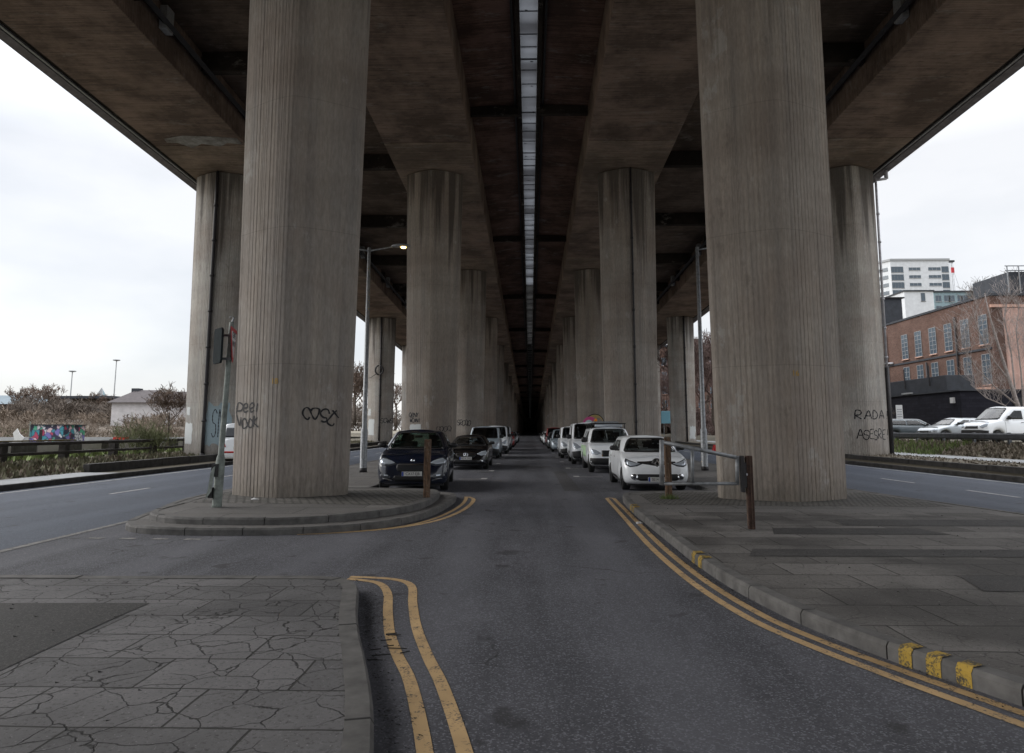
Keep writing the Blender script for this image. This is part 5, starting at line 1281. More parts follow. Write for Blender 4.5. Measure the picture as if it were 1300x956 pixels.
sheet('left_path', 'pale_path', [(-15.6, 6), (-14.05, 6), (-14.05, 23.6), (-15.6, 23.6)], .145)
m = MB(); m.add([(17.7, 10, .42), (19.1, 10, .45), (19.1, 110, .45), (17.7, 110, .42)], [(0, 1, 2, 3)]); struct(m.build('right_path', 'pale_path'))
def cover(name, label, x0, x1, y0, y1, n, mat, hmin, hmax, size, hump=.0, seed=1):
    rr = random.Random(seed); m = MB()
    for i in range(n):
        y = y0 + (y1 - y0) * rr.random() ** 1.4; k = rr.random(); x = lerp(x0, x1, k); z = zg(x) + hump * math.sin(PI * k); h = rr.uniform(hmin, hmax); a = rr.uniform(0, 6.28); s_ = size * rr.uniform(.5, 1.3)
        dx, dy = s_ * math.cos(a), s_ * math.sin(a)
        m.add([(x - dx, y - dy, z + h * .3), (x + dy * .5, y - dx * .5, z + h), (x + dx, y + dy, z + h * .5), (x - dy * .5, y + dx * .5, z + h * .1)], [(0, 1, 2, 3)])
    return stuff(m.build(name, mat, norm=False), label, 'ground cover')
cover('ground_cover', 'low green leaves along the left verge below the barrier', -18.6, -15.6, 14, 75, 9000, 'cover', .05, .28, .07, seed=1)
cover('dry_ground_cover', 'brown dry leaves mixed through the left verge', -18.4, -15.6, 14, 75, 4000, 'scrub', .05, .26, .06, seed=2)
cover('ground_cover', 'grey brown low growth on the bank below the right barrier', 19.2, 21.2, 14, 70, 12000, 'cover_grey', .03, .24, .07, seed=3)
cover('ground_cover', 'greenish leaves on the bank below the right barrier', 19.2, 21.0, 14, 70, 1200, 'cover', .03, .22, .06, seed=4)
cover('leaf_litter', 'dead leaves along the strip behind the right far kerb', 15.7, 17.8, 14, 60, 4500, 'cover_grey', .0, .09, .05, seed=5)
cover('grass', 'tufts of green grass beside the outer right column', 18.6, 20.8, 33, 40, 900, 'grass', .1, .4, .03, seed=6)
cover('grass', 'rough pale grass beyond the left barrier', -34, -19, 22, 60, 9000, 'grass', .05, .35, .10, seed=7)

def barrier(label, x, y0, y1, zb, step, mat_post, mat_rail, rails, pw, mat2=None):
    r = thing('crash_barrier', label, 'barrier', (x, y0, zb)); y = 0; n = 0
    while y <= y1 - y0:
        m = MB(); m.box(-pw / 2, pw / 2, y - pw / 2, y + pw / 2, -.1, rails[-1][1] + .03); bevel(m.build('barrier_post', mat_post, r), .012); y += step; n += 1
    for z0, z1 in rails:
        m = MB(); sg = 1 if x < 0 else -1
        m.add([(sg * (pw / 2 + .0), -1, z0), (sg * (pw / 2 + .05), -1, z0 + (z1 - z0) * .2), (sg * (pw / 2 + .05), -1, z1 - (z1 - z0) * .2), (sg * (pw / 2), -1, z1), (sg * (pw / 2), y1 - y0 + .5, z0), (sg * (pw / 2 + .05), y1 - y0 + .5, z0 + (z1 - z0) * .2), (sg * (pw / 2 + .05), y1 - y0 + .5, z1 - (z1 - z0) * .2), (sg * (pw / 2), y1 - y0 + .5, z1)],
              [(0, 1, 5, 4), (1, 2, 6, 5), (2, 3, 7, 6), (3, 0, 4, 7), (0, 1, 2, 3), (4, 5, 6, 7)])
        m.build('barrier_rail', mat_rail, r)
barrier('dark two rail barrier with mossy yellow near rails along the left verge', -18.8, 14.2, 44, .36, 3.3, 'barrier', 'barrier', [(.30, .42), (.66, .80)], .28)
r = thing('barrier_capping', 'mossy ochre top rail on the near end of the left barrier', 'rail', (-18.9, 14.2, 1.17)); m = MB(); m.box(-.1, .16, -1, 13.8, 0, .05); m.build('capping_board', 'barrier_moss', r)
barrier('dull grey steel barrier along the top of the right bank', 21.0, 14, 74, .82, 2.4, 'barrier_steel', 'barrier_steel', [(.36, .64)], .12)
# low wall behind the left barrier with pale painted bays
t = thing('low_wall', 'low concrete wall with alternating pale and grey bays behind the left barrier', 'wall', (-21.5, 16, .2)); y = 0; i = 0
while y < 30: m = MB(); m.box(-.1, .1, y, y + 1.45, 0, .85); bevel(m.build('wall_bay', 'house_wall' if i % 2 else 'kerb', t), .015); y += 1.5; i += 1
tag(MB().box(-70, -24, 52.5, 52.9, .2, 1.05).build('low_wall', 'pale_path'), 'long pale low wall in front of the scrub on the left', 'wall')

# ------------------------------------------------------------------ plants
def branch(m, p, d, L_, r, depth, rr, spread=.6, n=4, thin=.008, up=.15, kids=(3, 4)):
    p = Vector(p); pts = [p]; q = p.copy(); dd = d.copy(); seg = 3 if depth > 0 else 2
    for i in range(seg):
        dd = (dd + Vector((rr.uniform(-1, 1), rr.uniform(-1, 1), rr.uniform(-.6, 1))) * .16 + Vector((0, 0, up * .2))).normalized(); q = q + dd * L_ / seg; pts.append(q.copy())
    r1 = max(thin, r * .55); m.tube(pts, [lerp(r, r1, i / seg) for i in range(seg + 1)], n if r > .03 else 3, cap=False)
    if depth <= 0: return
    for i in range(rr.randint(*kids)):
        k = rr.uniform(.35, 1.0); idx = k * seg; a = int(min(seg - 1, idx)); b = pts[a].lerp(pts[a + 1], idx - a)
        ax = Vector((rr.uniform(-1, 1), rr.uniform(-1, 1), rr.uniform(-.3, .9))).normalized(); nd = (dd * (1 - spread) + ax * spread * 1.25 + Vector((0, 0, up))).normalized()
        branch(m, b, nd, L_ * rr.uniform(.55, .8), r1 * rr.uniform(.55, .85), depth - 1, rr, spread, n, thin, up, kids)
def bare_tree(name, label, x, y, z, h, r, seed, mat_t='bark', mat_c='twig', depth=4, spread=.6, thin=.01, lean=(0, 0), group=None, up=.15, kids=(3, 4), stems=5):
    rr = random.Random(seed); t = thing(name, label, 'tree', (x, y, z), 0, group); th = h * .34
    m = MB(); pts = [(0, 0, -.2), (lean[0] * .3, lean[1] * .3, th * .5), (lean[0], lean[1], th), (lean[0] * 1.4, lean[1] * 1.4, th * 1.6)]
    m.tube(pts, [r * 1.25, r, r * .8, r * .5], 8); m.build('trunk', mat_t, t, True)
    m = MB()
    for i in range(stems):
        a = i * 2 * PI / stems + rr.uniform(-.4, .4); k = rr.uniform(.7, 1.5); b = Vector(pts[2]).lerp(Vector(pts[3]), max(0, (k - .9) / .7)) if k > .9 else Vector(pts[1]).lerp(Vector(pts[2]), .6 + k * .3)
        branch(m, b, Vector((math.cos(a) * .75, math.sin(a) * .75, .8)).normalized(), h * .3, r * .5, depth, rr, spread, 5, thin, up, kids)
    m.build('crown', mat_c, t, norm=False); return t
def copy_tree_at(src, label, x, y, z, s_, rz):
    c = copy_tree(src); c.location = (x, y, z); c.scale = (s_, s_, s_); c.rotation_euler = (0, 0, rz); c['label'] = label; return c
# left
x, y, z = W(212, 575, 38); bare_tree('bare_tree', 'small bare tree with dark twigs in front of the pale house', x, y, .4, 4.0, .06, 11, depth=4, thin=.012, spread=.7, stems=6)
x, y, z = W(185, 575, 34)
m = MB(); rr = random.Random(4)
for i in range(70): a = rr.uniform(0, 6.28); branch(m, (rr.gauss(0, .5), rr.gauss(0, .4), 0), Vector((math.cos(a) * .5, math.sin(a) * .5, 1)).normalized(), rr.uniform(.6, 1.1), .012, 2, rr, .6, 3, .009)
tag(m.build('green_shrub', 'scrub_green', loc=(x, y, .4), norm=False), 'mossy green twiggy shrub behind the left barrier, below the pale house', 'shrub')
# scrub bank
def bank(name, x0, x1, y0, y1, hs, mat, nx=40, ny=10, seed=1):
    rr = random.Random(seed); m = MB()
    ph = [rr.uniform(0, 6) for _ in range(6)]
    def hh(u, v): return hs * (math.sin(min(1, v * 1.6) * PI / 2)) * (.8 + .12 * math.sin(u * 9 + ph[0]) + .08 * math.sin(u * 23 + ph[1])) 
    for j in range(ny + 1):
        for i in range(nx + 1): m.v.append((lerp(x0, x1, i / nx), lerp(y0, y1, j / ny), .2 + hh(i / nx, j / ny)))
    m.f = [(j * (nx + 1) + i, j * (nx + 1) + i + 1, (j + 1) * (nx + 1) + i + 1, (j + 1) * (nx + 1) + i) for j in range(ny) for i in range(nx)]
    struct(m.build(name, mat, smooth=True)); return lambda x, y: .2 + hh((x - x0) / (x1 - x0), (y - y0) / (y1 - y0))
hb = bank('scrub_bank', -150, -26, 62, 120, 3.2, 'soil')
def scrub(name, label, x0, x1, y0, y1, n, hfun, hmin, hmax, wd, mat, seed, kinds=7, depth=3):
    rr = random.Random(seed); protos = []
    for k in range(kinds):
        q = MB()
        for i in range(5):
            a = rr.uniform(0, 6.28); branch(q, (rr.gauss(0, .18), rr.gauss(0, .18), 0), Vector((math.cos(a) * .45, math.sin(a) * .45, 1)).normalized(), .42, wd, depth - 1, rr, .6, 3, wd * .55, .1, (3, 4))
        protos.append(q)
    m = MB()
    for i in range(n):
        x, y = rr.uniform(x0, x1), lerp(y0, y1, rr.random()); z = hfun(x, y) - .1; h = rr.uniform(hmin, hmax) * (1 + .3 * math.sin(x * .35) * math.sin(y * .3 + x * .11)); a = rr.uniform(0, 6.28); q = rr.choice(protos); w_ = h * rr.uniform(.9, 1.5); ca, sa = math.cos(a) * w_, math.sin(a) * w_
        m.add([(x + u * ca - v * sa, y + u * sa + v * ca, z + ww * h) for u, v, ww in q.v], q.f)
    return stuff(m.build(name, mat, norm=False), label, 'scrub')
scrub('scrub', 'dry brown scrub covering the bank on the left', -100, -28, 58, 92, 620, hb, 1.2, 2.7, .018, 'scrub', 1)
scrub('scrub', 'grey leafless thicket along the top of the left bank', -110, -28, 84, 112, 300, hb, 2.2, 4.2, .016, 'bark', 2)
scrub('scrub', 'greenish scrub patches at the foot of the left bank', -80, -30, 57, 70, 90, hb, .8, 1.6, .016, 'scrub_green', 3)
scrub('scrub', 'grey winter thicket far beyond the left street lamp', -75, -33, 120, 190, 160, lambda x, y: 1.5, 5, 8, .014, 'bark', 5)
proto = bare_tree('bare_tree', 'large bare tree at the left end of the thicket on the bank', -78, 104, 1.6, 6.6, .16, 21, depth=4, thin=.03, group='bare trees behind the scrub bank')
k = 0
for px, yy, s_, lab in ((58, 112, 1.0, 'bare tree right of the blue roofed building'), (115, 125, .9, 'bare tree standing just left of the glass pyramid'), (128, 118, .8, 'bare tree between the glass pyramid and the pale house'), (450, 95, 1.25, 'nearest bare tree seen right of the left foreground column'), (461, 118, 1.5, 'bare tree behind the left street lamp'), (503, 150, 1.4, 'bare tree seen between two outer left columns'), (448, 160, 1.9, 'tallest bare tree seen beside the left foreground column')):
    x, y, z = W(px, 530, yy); copy_tree_at(proto, lab, x, y, 2.5, s_, k * 1.7); k += 1
# right reddish trees
proto = bare_tree('bare_tree', 'reddish bare tree nearest to the right street lamp', *[W(893, 560, 82)[i] for i in (0, 1)], .8, 11.5, .26, 31, mat_c='twig_pink', depth=5, thin=.024, group='reddish trees beyond the right carriageway', kids=(3, 4))
k = 0
for px, yy, s_, lab in ((907, 96, 1.05, 'reddish bare tree close to the right foreground column'), (900, 120, 1.1, 'reddish bare tree in front of the tenement'), (845, 110, .9, 'dark bare tree seen between the inner and outer right columns'), (1035, 60, .6, 'reddish bare tree hidden mostly by the right foreground column')):
    x, y, z = W(px, 560, yy); copy_tree_at(proto, lab, x, y, .8, s_, k * 2.1 + 1); k += 1
hr = bank('right_bank', 24, 60, 88, 150, 3.0, 'soil', seed=4)
scrub('scrub', 'brown undergrowth beneath the reddish trees on the right', 20, 50, 82, 130, 200, hr, 1.6, 4.5, .015, 'twig_pink', 6)
# silver birch by the brick building
rr = random.Random(77); bx = 36.0; t = thing('silver_birch', 'pale leafless birch leaning left in front of the brick building', 'tree', W(1300, 556, 44), 0); bo = Vector(t.location)
def P(px, py, yy=44): return Vector(W(px, py, yy)) - bo
m = MB(); m.tube([(0, 0, -.4), P(1294, 520), P(1280, 478), P(1268, 440), P(1256, 400), P(1250, 372)], [.15, .13, .10, .075, .05, .02], 8); m.build('trunk', 'birch', t, True)
m = MB()
for pp in ([P(1292, 515), P(1262, 490), P(1240, 468), P(1222, 438), P(1215, 425)], [P(1283, 485), P(1262, 458), P(1244, 425), P(1236, 398)], [P(1296, 540), P(1276, 515), P(1252, 505), P(1232, 488)], [P(1300, 520), P(1296, 470), P(1290, 420), P(1294, 385)], [P(1290, 508), P(1284, 450), P(1275, 405), P(1279, 380)], [P(1300, 500), P(1306, 440), P(1312, 400)]):
    m.tube(pp, [.055, .042, .03, .015, .008][:len(pp)], 6, cap=False)
    for i in range(26):
        k = rr.uniform(.3, .99) * (len(pp) - 1); a = int(k); b = pp[a].lerp(pp[a + 1], k - a); branch(m, b, Vector((rr.uniform(-.7, .7), rr.uniform(-.5, .5), .8)).normalized(), rr.uniform(.5, 1.3), .012, 2, rr, .5, 3, .007)
m.build('crown', 'birch', t, norm=False)
x, y, z = W(1266, 372, 85); bare_tree('bare_tree', 'bare tree crown showing above the brick building roof', x, y, 6.0, 14, .2, 51, depth=5, thin=.02, mat_c='bark')
x, y, z = W(1160, 556, 43)
m = MB()
for i in range(14): branch(m, (rr.gauss(0, .6), rr.gauss(0, .3), 0), Vector((rr.uniform(-.2, .8), 0, 1)).normalized(), 1.5, .02, 2, rr, .5, 3, .012)
tag(m.build('bare_shrub', 'bark', loc=(x + .3, 49, .95), norm=False), 'small bare shrub in front of the black wall', 'shrub')

# ------------------------------------------------------------------ buildings
def window(parent, axis, pos, u, z0, z1, w_, glass='win', nx=2, nz=4, arch=False, sg=-1, frame='frame', lintel=None):
    """axis 'x': wall plane at x = pos, u along y; axis 'y': wall plane at y = pos, u along x; sg is the outward side"""
    def bx(m, u0, u1, d0, d1, a, b):
        d0, d1 = sorted((pos + sg * d0, pos + sg * d1))
        m.box(d0, d1, u0, u1, a, b) if axis == 'x' else m.box(u0, u1, d0, d1, a, b)
    m = MB(); bx(m, u - w_ / 2, u + w_ / 2, .01, .03, z0, z1); f = m.build('window', glass, parent)
    m = MB(); e = .04
    for a in range(nx + 1): q = lerp(u - w_ / 2, u + w_ / 2, a / nx); bx(m, q - e / 2, q + e / 2, .032, .06, z0, z1)
    for a in range(nz + 1): q = lerp(z0, z1, a / nz); bx(m, u - w_ / 2 + .03, u + w_ / 2 - .03, .031, .055, q - e / 2, q + e / 2)
    m.build('glazing_bars', frame, f)
    m = MB(); bx(m, u - w_ / 2 - .08, u + w_ / 2 + .08, .005, .14, z0 - .12, z0 - .035); m.build('window_sill', lintel or 'stone_pink', f)
b = thing('brick_building', 'long red brick building with two rows of tall windows and a pink end wall', 'building', (40.3, 60, 1))
b.location = (0, 0, 0)
m = MB(); m.box(40.3, 64, 60, 84, .8, 13.3); bevel(m.build('wall', 'brick', b), .03)
m = MB(); m.box(40.2, 64.1, 59.9, 84.1, 13.3, 13.5); m.build('roof', 'slate_wall', b)
m = MB(); m.box(41.3, 64, 59.90, 59.98, .8, 12.2); m.build('end_wall_panel', 'brick_pink', b)
m = MB(); m.box(40.25, 64.05, 59.85, 59.975, 12.25, 12.5); m.build('string_course', 'stone_pink', b)
m = MB(); m.box(40.2, 40.29, 60.2, 84, 8.62, 8.8); m.build('string_course', 'slate_wall', b)
m = MB(); m.box(39.95, 40.28, 59.95, 66, 5.0, 5.35); m.build('string_course', 'stone_pink', b)
for k, px in enumerate((1246, 1221, 1201, 1181.5, 1163.5, 1146.5)):
    u = 40.3 * 867 / (px - 673); u = 61.1 + 2.56 * k
    window(b, 'x', 40.3, u, 9.15, 11.75, 1.15, 'win_blue', 2, 6); window(b, 'x', 40.3, u, 5.6, 8.25, 1.1, 'win_blue', 2, 5)
for k, u in enumerate((64.9, 70.0, 77.5)):
    m = MB(); m.tube([(40.15, u, 3.5), (40.15, u, 12.2 if k != 1 else 8.4)], .09, 8); m.build('downpipe', 'pipe' if k != 2 else 'stone_pink', b, True)
m = MB(); m.tube([(40.1, 76.3, 8.9), (40.1, 78.4, 9.1), (40.1, 78.4, 15.5)], .13, 8); m.build('flue_pipe', 'pipe_pale', b, True)
b = thing('black_building', 'low black painted brick building behind the parked cars', 'building')
m = MB(); m.box(30.9, 54, 50, 62, .7, 4.4); bevel(m.build('wall', 'black_wall', b), .02)
m = MB(); m.box(31.2, 33.3, 52, 66, 4.4, 5.7); bevel(m.build('upper_wall', 'slate_wall', b), .02)
m = MB(); m.box(30.8, 54.1, 49.9, 62.1, 4.4, 4.5); m.build('roof', 'slate_wall', b)
m = MB(); m.box(34.6, 37.4, 49.93, 49.99, .9, 3.9); m.build('opening', 'ink', b)
m = MB(); m.box(30.72, 30.89, 50.6, 50.95, 3.55, 3.95); m.build('wall_light', 'white_sign', b); m = MB(); m.box(30.75, 30.89, 56, 57.5, 4.5, 4.62); m.build('ridge_flashing', 'pale_path', b)
for u in (54, 57.5, 61): m = MB(); m.tube([(31.1, u, 5.0), (31.1, u, 6.6)], .05, 6); m.build('vent_pipe', 'pipe', b)
b = thing('clad_block', 'dark grey clad block rising at the far end of the brick building', 'building'); x0 = W(1118, 400, 88)[0]; x1 = W(1146, 400, 88)[0]
m = MB(); m.box(x0 - 3, x1, 88, 96, 1, W(1120, 379, 88)[2]); m.build('wall', 'slate_wall', b); m = MB(); m.box(x0 - 3.2, x1 + .3, 87.8, 96.2, W(1120, 379, 88)[2], W(1120, 377.5, 88)[2]); m.build('roof', 'pipe', b)
b = thing('white_block', 'plain white rendered block with one small dark window, below the high rise', 'building'); Y_ = 150; x0 = W(1150, 400, Y_)[0]; x1 = W(1187, 400, Y_)[0]; zt = W(1170, 370, Y_)[2]
m = MB(); m.box(x0, x1, Y_, Y_ + 9, 1, zt); m.build('wall', 'render_white', b); m = MB(); m.box(x0 - .2, x1 + .2, Y_ - .2, Y_ + 9.2, zt, zt + .3); m.build('roof', 'slate_wall', b)
window(b, 'y', Y_, W(1172, 380, Y_)[0], W(1172, 382, Y_)[2], W(1172, 372, Y_)[2], .9, 'win', 1, 1, sg=-1, lintel='slate_wall')
b = thing('teal_building', 'pale teal panelled building with grey windows, right of the white block', 'building'); Y_ = 190; x0 = W(1187.5, 400, Y_)[0]; x1 = W(1248, 400, Y_)[0]; zt = W(1210, 371, Y_)[2]
m = MB(); m.box(x0, x1, Y_, Y_ + 12, 1, zt); m.build('wall', 'teal', b); m = MB(); m.box(x0 - .3, x1 + .3, Y_ - .3, Y_ + 12, zt, zt + .4); m.build('roof', 'slate_wall', b)
for px in (1193, 1204, 1210, 1221, 1228, 1238):
    for zz in (zt - 2.6, zt - 5.6): window(b, 'y', Y_, W(px, 400, Y_)[0], zz, zz + 1.7, 1.6, 'win', 2, 1, sg=-1, frame='frame', lintel='frame')
b = thing('high_rise', 'white high rise block with bands of dark glazing on the skyline', 'building'); Y_ = 260; x0 = W(1135, 400, Y_)[0]; x1 = W(1210, 400, Y_)[0]; zt = W(1170, 331, Y_)[2]
xl_ = W(1122, 400, Y_ + 22)[0]
m = MB(); m.prism([(x0, Y_), (x1, Y_), (x1, Y_ + 25), (x0 - 7.2, Y_ + 25), (x0 - 7.2, Y_ + 14)], 1, zt); m.build('wall', 'render_white', b)
m = MB(); m.prism([(x0 - .2, Y_ - .3), (x1 + .3, Y_ - .3), (x1 + .3, Y_ + 25), (x0 - 7.6, Y_ + 25), (x0 - 7.6, Y_ + 14)], zt, zt + .8); m.build('roof', 'frame', b)
for k in range(5):
    z1_ = zt - 2.4 - k * 3.05; z0_ = z1_ - 1.35
    for (pa, pb, nx_) in ((1135.5, 1151, 4), (1158, 1173, 3), (1183, 1199, 3), (1200, 1209, 2)):
        a_, b2 = W(pa, 400, Y_)[0], W(pb, 400, Y_)[0]; big = pa in (1135.5, 1200)
        window(b, 'y', Y_, (a_ + b2) / 2, z0_ - (.8 if big else 0), z1_ + (.1 if big else -.2), b2 - a_, 'win', nx_, 1, sg=-1, frame='render_white' if not big else 'galv', lintel='frame')
    m = MB(); 
    for q in (0, 1): 
        a0 = lerp(.08, .55, q); a1 = a0 + .36; pA = Vector((x0, Y_, 0)); pB = Vector((x0 - 7.2, Y_ + 14, 0)); A_ = pA.lerp(pB, a0); B_ = pA.lerp(pB, a1); nn_ = Vector((-.89, -.457, 0)) * .12
        m.obox(((A_.x + B_.x) / 2, (A_.y + B_.y) / 2, (z0_ + z1_) / 2), (B_ - A_) / 2, nn_, (0, 0, .7))
    m.build('window', 'win', b)
b = thing('tower_crane', 'thin tower crane with a red panel beside the high rise', 'crane'); m = MB(); x_ = W(1213, 400, 280)[0]
zt = W(1213, 331, 280)[2]
for dx, dy in ((-.4, -.4), (.4, -.4), (.4, .4), (-.4, .4)): m.tube([(x_ + dx, 280 + dy, 1), (x_ + dx, 280 + dy, zt)], .07, 4)
for i in range(30): z_ = lerp(1, zt, i / 30); m.tube([(x_ - .4, 279.6, z_), (x_ + .4, 279.6, z_ + 1.8)], .05, 4)
m.build('mast', 'galv_light', b); m = MB(); m.box(x_ - .6, x_ + .6, 279.2, 279.5, zt - 5.2, zt - 3); m.build('red_panel', 'sign_red', b); m = MB(); m.box(x_ - 1.1, x_ + .9, 279, 280.5, zt - .7, zt); m.build('top_frame', 'slate_wall', b)
m = MB(); m.tube([(x_ + .2, 280, zt - 2), (x_ + 3.4, 280, zt - 15)], .06, 4); m.build('jib_cable', 'galv_light', b)
b = thing('steel_gantry', 'dark brick tower with a steel frame on top at the right edge', 'building'); Y_ = 72; x0 = W(1286, 400, Y_)[0]
m = MB(); m.box(x0, x0 + 7, Y_, Y_ + 6, 8, W(1290, 345, Y_)[2]); m.build('wall', 'slate_wall', b); m = MB(); zt = W(1290, 338, Y_)[2]
for q in range(5): m.tube([(x0 - .3 + q * 1.2, Y_ - .2, 12), (x0 - .3 + q * 1.2, Y_ - .2, zt)], .06, 6)
for zz in (zt, zt - .5): m.tube([(x0 - .5, Y_ - .2, zz), (x0 + 7, Y_ - .2, zz)], .06, 6)
m.build('railing', 'galv', b)
b = thing('notice_sign', 'small white notice on a post in front of the black wall', 'sign', W(1144, 556, 47)); m = MB(); m.tube([(0, 0, -.3), (0, 0, 1.7)], .03, 6); m.build('post', 'galv', b); m = MB(); m.box(-.22, .22, -.03, .0, 1.25, 2.2); bevel(m.build('sign_board', 'white_sign', b), .01); m = MB(); [m.box(-.16, .16, -.035, -.031, 1.4 + i * .16, 1.45 + i * .16) for i in range(4)]; m.build('notice_lines', 'galv', b)
# tenement seen between the columns on the right
b = thing('tenement', 'red brick tenement block behind the reddish trees between the right columns', 'building'); Y_ = 150; x0 = W(832, 400, Y_)[0]; x1 = W(960, 400, Y_)[0]; zt = W(900, 440, Y_)[2]
m = MB(); m.box(x0, x1, Y_, Y_ + 12, 1, zt); m.build('wall', 'brick', b); m = MB(); m.box(x0 - .3, x1 + .3, Y_ - .3, Y_ + 12, zt, zt + .4); m.build('roof', 'slate_wall', b)
for px in (880, 887): m = MB(); xx = W(px, 400, Y_)[0]; m.box(xx, xx + .9, Y_ + 2, Y_ + 3, zt + .4, zt + 2.0); m.build('chimney', 'brick', b)
for i in range(8):
    for k in range(5): window(b, 'y', Y_, x0 + 1.6 + i * 2.6, 3.2 + k * 3.1, 4.9 + k * 3.1, 1.1, 'win', 2, 2, sg=-1)
# left side buildings
def hip(name, label, x0, x1, y0, y1, zb, ze, zr, ridge, wall, roof='roof_tile'):
    b = thing(name, label, 'building'); m = MB(); m.box(x0, x1, y0, y1, zb, ze); m.build('wall', wall, b)
    o = .4; ym = (y0 + y1) / 2; m = MB(); m.v = [(x0 - o, y0 - o, ze), (x1 + o, y0 - o, ze), (x1 + o, y1 + o, ze), (x0 - o, y1 + o, ze), (ridge[0], ym, zr), (ridge[1], ym, zr)]
    m.f = [(0, 1, 5, 4), (2, 3, 4, 5), (0, 4, 3), (1, 2, 5), (0, 3, 2, 1)]; m.build('roof', roof, b); return b
Y_ = 80; b = hip('pale_house', 'pale rendered house with a brown hipped roof beyond the scrub', W(143, 500, Y_)[0], W(214, 500, Y_)[0], Y_, Y_ + 9, 2, W(150, 511, Y_)[2], W(180, 495, Y_ + 4)[2], (W(170, 500, Y_ + 4)[0], W(200, 500, Y_ + 4)[0]), 'house_wall')
m = MB(); q = W(171, 494, Y_ + 4); m.box(q[0] - .4, q[0] + .5, Y_ + 4, Y_ + 5, q[2] - .8, q[2] + .1); m.build('chimney', 'slate_wall', b)
Y_ = 86; hip('pale_house', 'second house whose roof rises behind the pale house, beside the outer left column', W(205, 500, Y_)[0], W(262, 500, Y_)[0], Y_, Y_ + 9, 2, W(150, 514, Y_)[2], W(180, 497, Y_ + 4)[2], (W(210, 500, Y_ + 4)[0], W(250, 500, Y_ + 4)[0]), 'house_wall')
Y_ = 118; b = thing('flat_roofed_building', 'low flat roofed grey building half hidden by the thicket', 'building'); x0, x1 = W(62, 500, Y_)[0], W(141, 500, Y_)[0]; zt = W(100, 506, Y_)[2]
m = MB(); m.box(x0, x1, Y_, Y_ + 12, 1, zt); m.build('wall', 'soil', b); m = MB(); m.box(x0 - .5, x1 + .5, Y_ - .5, Y_ + 12, zt, zt + .45); m.build('roof', 'slate_wall', b); m = MB(); q = W(88, 500, Y_)[0]; m.box(q - .6, q + .6, Y_ - .1, Y_ - .01, 1, zt); m.build('pilaster', 'house_wall', b)
for px in (70, 78, 100, 112, 124, 134): window(b, 'y', Y_, W(px, 500, Y_)[0], zt - 2.6, zt - 1.2, 1.4, 'win', 2, 1, sg=-1, lintel='frame')
Y_ = 135; b = thing('blue_roofed_building', 'long building with a pale blue sloping roof at the far left', 'building'); x0, x1 = W(-90, 500, Y_)[0], W(46, 500, Y_)[0]; ze = W(20, 513, Y_)[2]; zr = W(20, 502, Y_ + 6)[2]
m = MB(); m.box(x0, x1, Y_, Y_ + 12, 1, ze); m.build('wall', 'brick', b); m = MB(); m.v = [(x0, Y_ - .5, ze), (x1, Y_ - .5, ze), (x1, Y_ + 12.5, ze), (x0, Y_ + 12.5, ze), (x0, Y_ + 6, zr), (x1 - 5, Y_ + 6, zr)]; m.f = [(0, 1, 5, 4), (2, 3, 4, 5), (0, 4, 3), (1, 2, 5), (0, 3, 2, 1)]; m.build('roof', 'blue_roof', b)
for i in range(12): window(b, 'y', Y_, x0 + 9 + i * 2.0, ze - 2.4, ze - 1.0, 1.1, 'win_blue', 1, 1, sg=-1, lintel='frame')
Y_ = 210; x_ = W(118, 500, Y_)[0]; zt = W(118, 491, Y_)[2]; m = MB(); m.v = [(x_ - 6, Y_, 1), (x_ + 5.5, Y_, 1), (x_ + 5.5, Y_ + 10, 1), (x_ - 6, Y_ + 10, 1), (x_ - .5, Y_ + 5, zt)]; m.f = [(0, 1, 4), (1, 2, 4), (2, 3, 4), (3, 0, 4), (0, 3, 2, 1)]
b = thing('glass_pyramid', 'pale green glass pyramid roof poking above the thicket', 'building'); m.build('roof', 'teal', b)
m = MB(); [m.tube([(x_ - 6 + i * 1.9, Y_ - .05, 1), (x_ - .5, Y_ + 5, zt)], .12, 4) for i in range(7)]; m.build('glazing_ribs', 'frame', b)
for px, py, lab in ((92, 472, 'shorter of the two thin lighting masts on the left skyline'), (148, 458, 'taller of the two thin lighting masts on the left skyline')):
    Y_ = 150; x, y, z = W(px, py, Y_); b = thing('light_mast', lab, 'mast', (x, y, 1)); m = MB(); m.tube([(0, 0, 0), (0, 0, z - 1)], [.16, .09], 8); m.build('pole', 'galv_light', b)
    m = MB(); m.lathe([(z - 1.1, .15), (z - .95, .75), (z - .8, .75), (z - .7, .2)], 14, 'z'); m.build('lamp_ring', 'galv', b)
x, y, z = W(99, 549, 48); b = thing('small_lamp', 'short lamp post in front of the scrub on the left', 'street lamp', (x, y, .5)); m = MB(); m.tube([(0, 0, 0), (0, 0, z - .5)], .04, 6); m.build('pole', 'pipe', b); m = MB(); m.lathe([(z - .55, .06), (z - .5, .2), (z - .4, .2), (z - .35, .05)], 12, 'z'); m.build('lamp_head', 'white_sign', b)
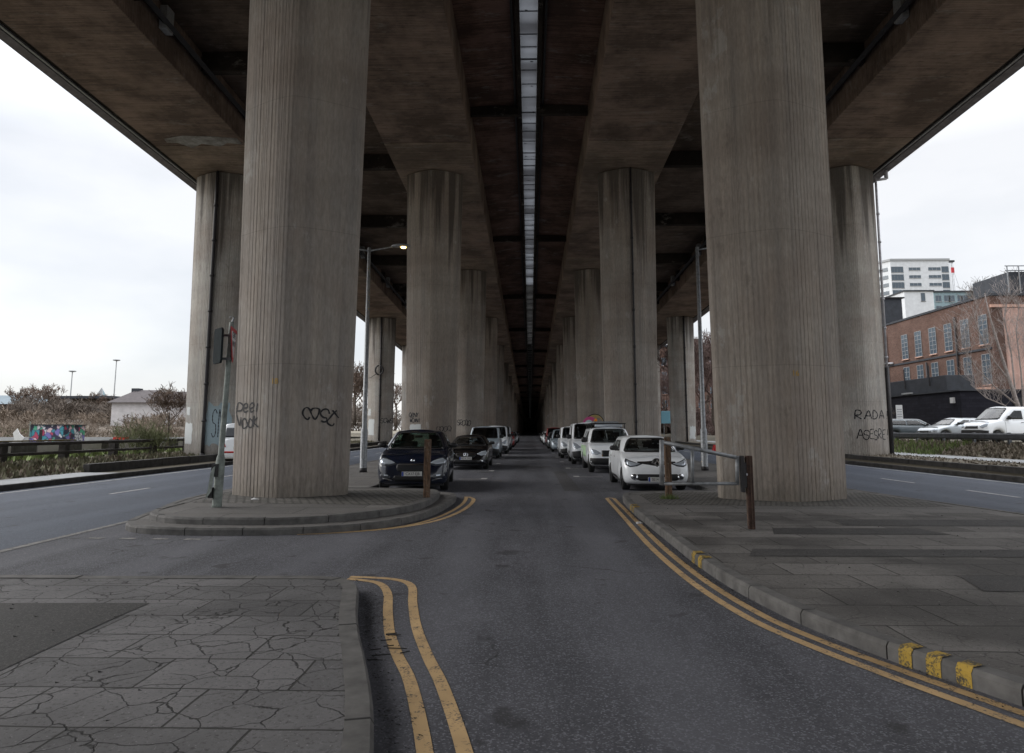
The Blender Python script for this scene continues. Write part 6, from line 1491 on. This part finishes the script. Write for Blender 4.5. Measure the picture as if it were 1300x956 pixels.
# painted cabin
t = NT('spray_painted_panel'); v = t.coord(kind='World'); vv = t.n('ShaderNodeVectorMath', operation='ADD', ins={0: v, 1: t.n('ShaderNodeVectorMath', operation='SCALE', ins={0: t.n('ShaderNodeTexNoise', ins={'Vector': v, 'Scale': 3.0, 'Detail': 3}).outputs['Color'], 3: .5}).outputs[0]}).outputs[0]
vo = t.n('ShaderNodeTexVoronoi', ins={'Vector': vv, 'Scale': 3.2}).outputs['Color']; ss = t.n('ShaderNodeSeparateXYZ', ins={0: vo}).outputs[0]
cr = t.n('ShaderNodeValToRGB', ins={0: ss}); e = cr.color_ramp; e.interpolation = 'CONSTANT'
for i, (p, c) in enumerate([(0, (.40, .06, .12)), (.15, (.55, .56, .6)), (.38, (.05, .25, .32)), (.52, (.03, .03, .06)), (.64, (.18, .16, .42)), (.78, (.62, .45, .5)), (.9, (.08, .34, .22))]):
    el = e.elements[i] if i < 2 else e.elements.new(p); el.position = p; el.color = (*c, 1)
ed = t.n('ShaderNodeTexVoronoi', feature='DISTANCE_TO_EDGE', ins={'Vector': vv, 'Scale': 3.2}).outputs['Distance']
t.fin(t.mix(t.ramp(ed, [(.04, .9), (.08, 0.0)]), cr.outputs[0], (.04, .04, .08)), .7); M['sprayed'] = t.m
Y_ = 44; x0, x1 = W(36, 560, Y_)[0], W(79, 560, Y_)[0]; zt = W(50, 540, Y_)[2]
b = thing('painted_cabin', 'small flat roofed cabin covered in bright spray paint among the scrub', 'cabin'); m = MB(); m.box(x0, x1, Y_, Y_ + 2.2, .2, zt); m.build('wall', 'sprayed', b); m = MB(); m.box(x0 - .06, x1 + .06, Y_ - .06, Y_ + 2.26, zt, zt + .06); m.build('roof', 'slate_wall', b)
m = MB(); q = W(52, 550, Y_)[0]; m.box(q - .1, q + .1, Y_ - .02, Y_ - .003, .3, zt - .3); m.build('door_gap', 'ink', b); m = MB(); m.tube([(x0 + .1, Y_ - .1, .2), (x0 + .1, Y_ - .1, zt + .25)], .03, 6); m.build('corner_post', 'green_pole', b)
b = thing('painted_board', 'pale cut out board leaning left of the painted cabin', 'board', (x0 - .55, Y_ - .2, .4)); m = MB(); m.prism([(-.35, 0), (.3, 0), (.2, .35), (.42, .7), (.1, .95), (-.1, 1.3), (-.35, 1.0), (-.22, .6), (-.45, .3)], -.03, .03)
m.v = [(a, c, b_) for a, b_, c in m.v]; m.build('board_face', 'white_sign', b)
x, y, z = W(153, 567, 50); b = thing('red_barrier', 'low red plastic barrier in front of the pale house', 'barrier', (x, y, .4)); m = MB(); m.prism([(-.9, 0), (.9, 0), (.85, .25), (.6, .3), (.5, .7), (-.5, .7), (-.6, .3), (-.85, .25)], -.15, .15); m.v = [(a, c, b_) for a, b_, c in m.v]; m.build('barrier_body', 'red', b)
x, y, z = W(909, 572, 47); b = thing('red_barrier', 'bright red block on the right carriageway beside the foreground column', 'barrier', (x + .1, y, 0)); m = MB(); m.prism([(-.36, 0), (.36, 0), (.34, .2), (.22, .62), (-.22, .62), (-.34, .2)], -.2, .2); m.v = [(a, c, b_ ) for a, b_, c in m.v]; bevel(m.build('barrier_body', 'red', b), .03)
b = thing('direction_sign', 'blue road sign between the right inner and outer columns', 'sign', (W(848, 560, 95)[0], 95, .2)); m = MB(); m.tube([(-.5, 0, 0), (-.5, 0, 4)], .06, 6); m.tube([(.6, 0, 0), (.6, 0, 4)], .06, 6); m.build('post', 'galv', b); m = MB(); m.box(-.85, .85, -.1, -.06, 2.3, 4.0); bevel(m.build('sign_board', 'signblue', b) if 'signblue' in M else m.build('sign_board', m_flat('pale_blue_sign', (.16, .36, .45), .4), b), .02)
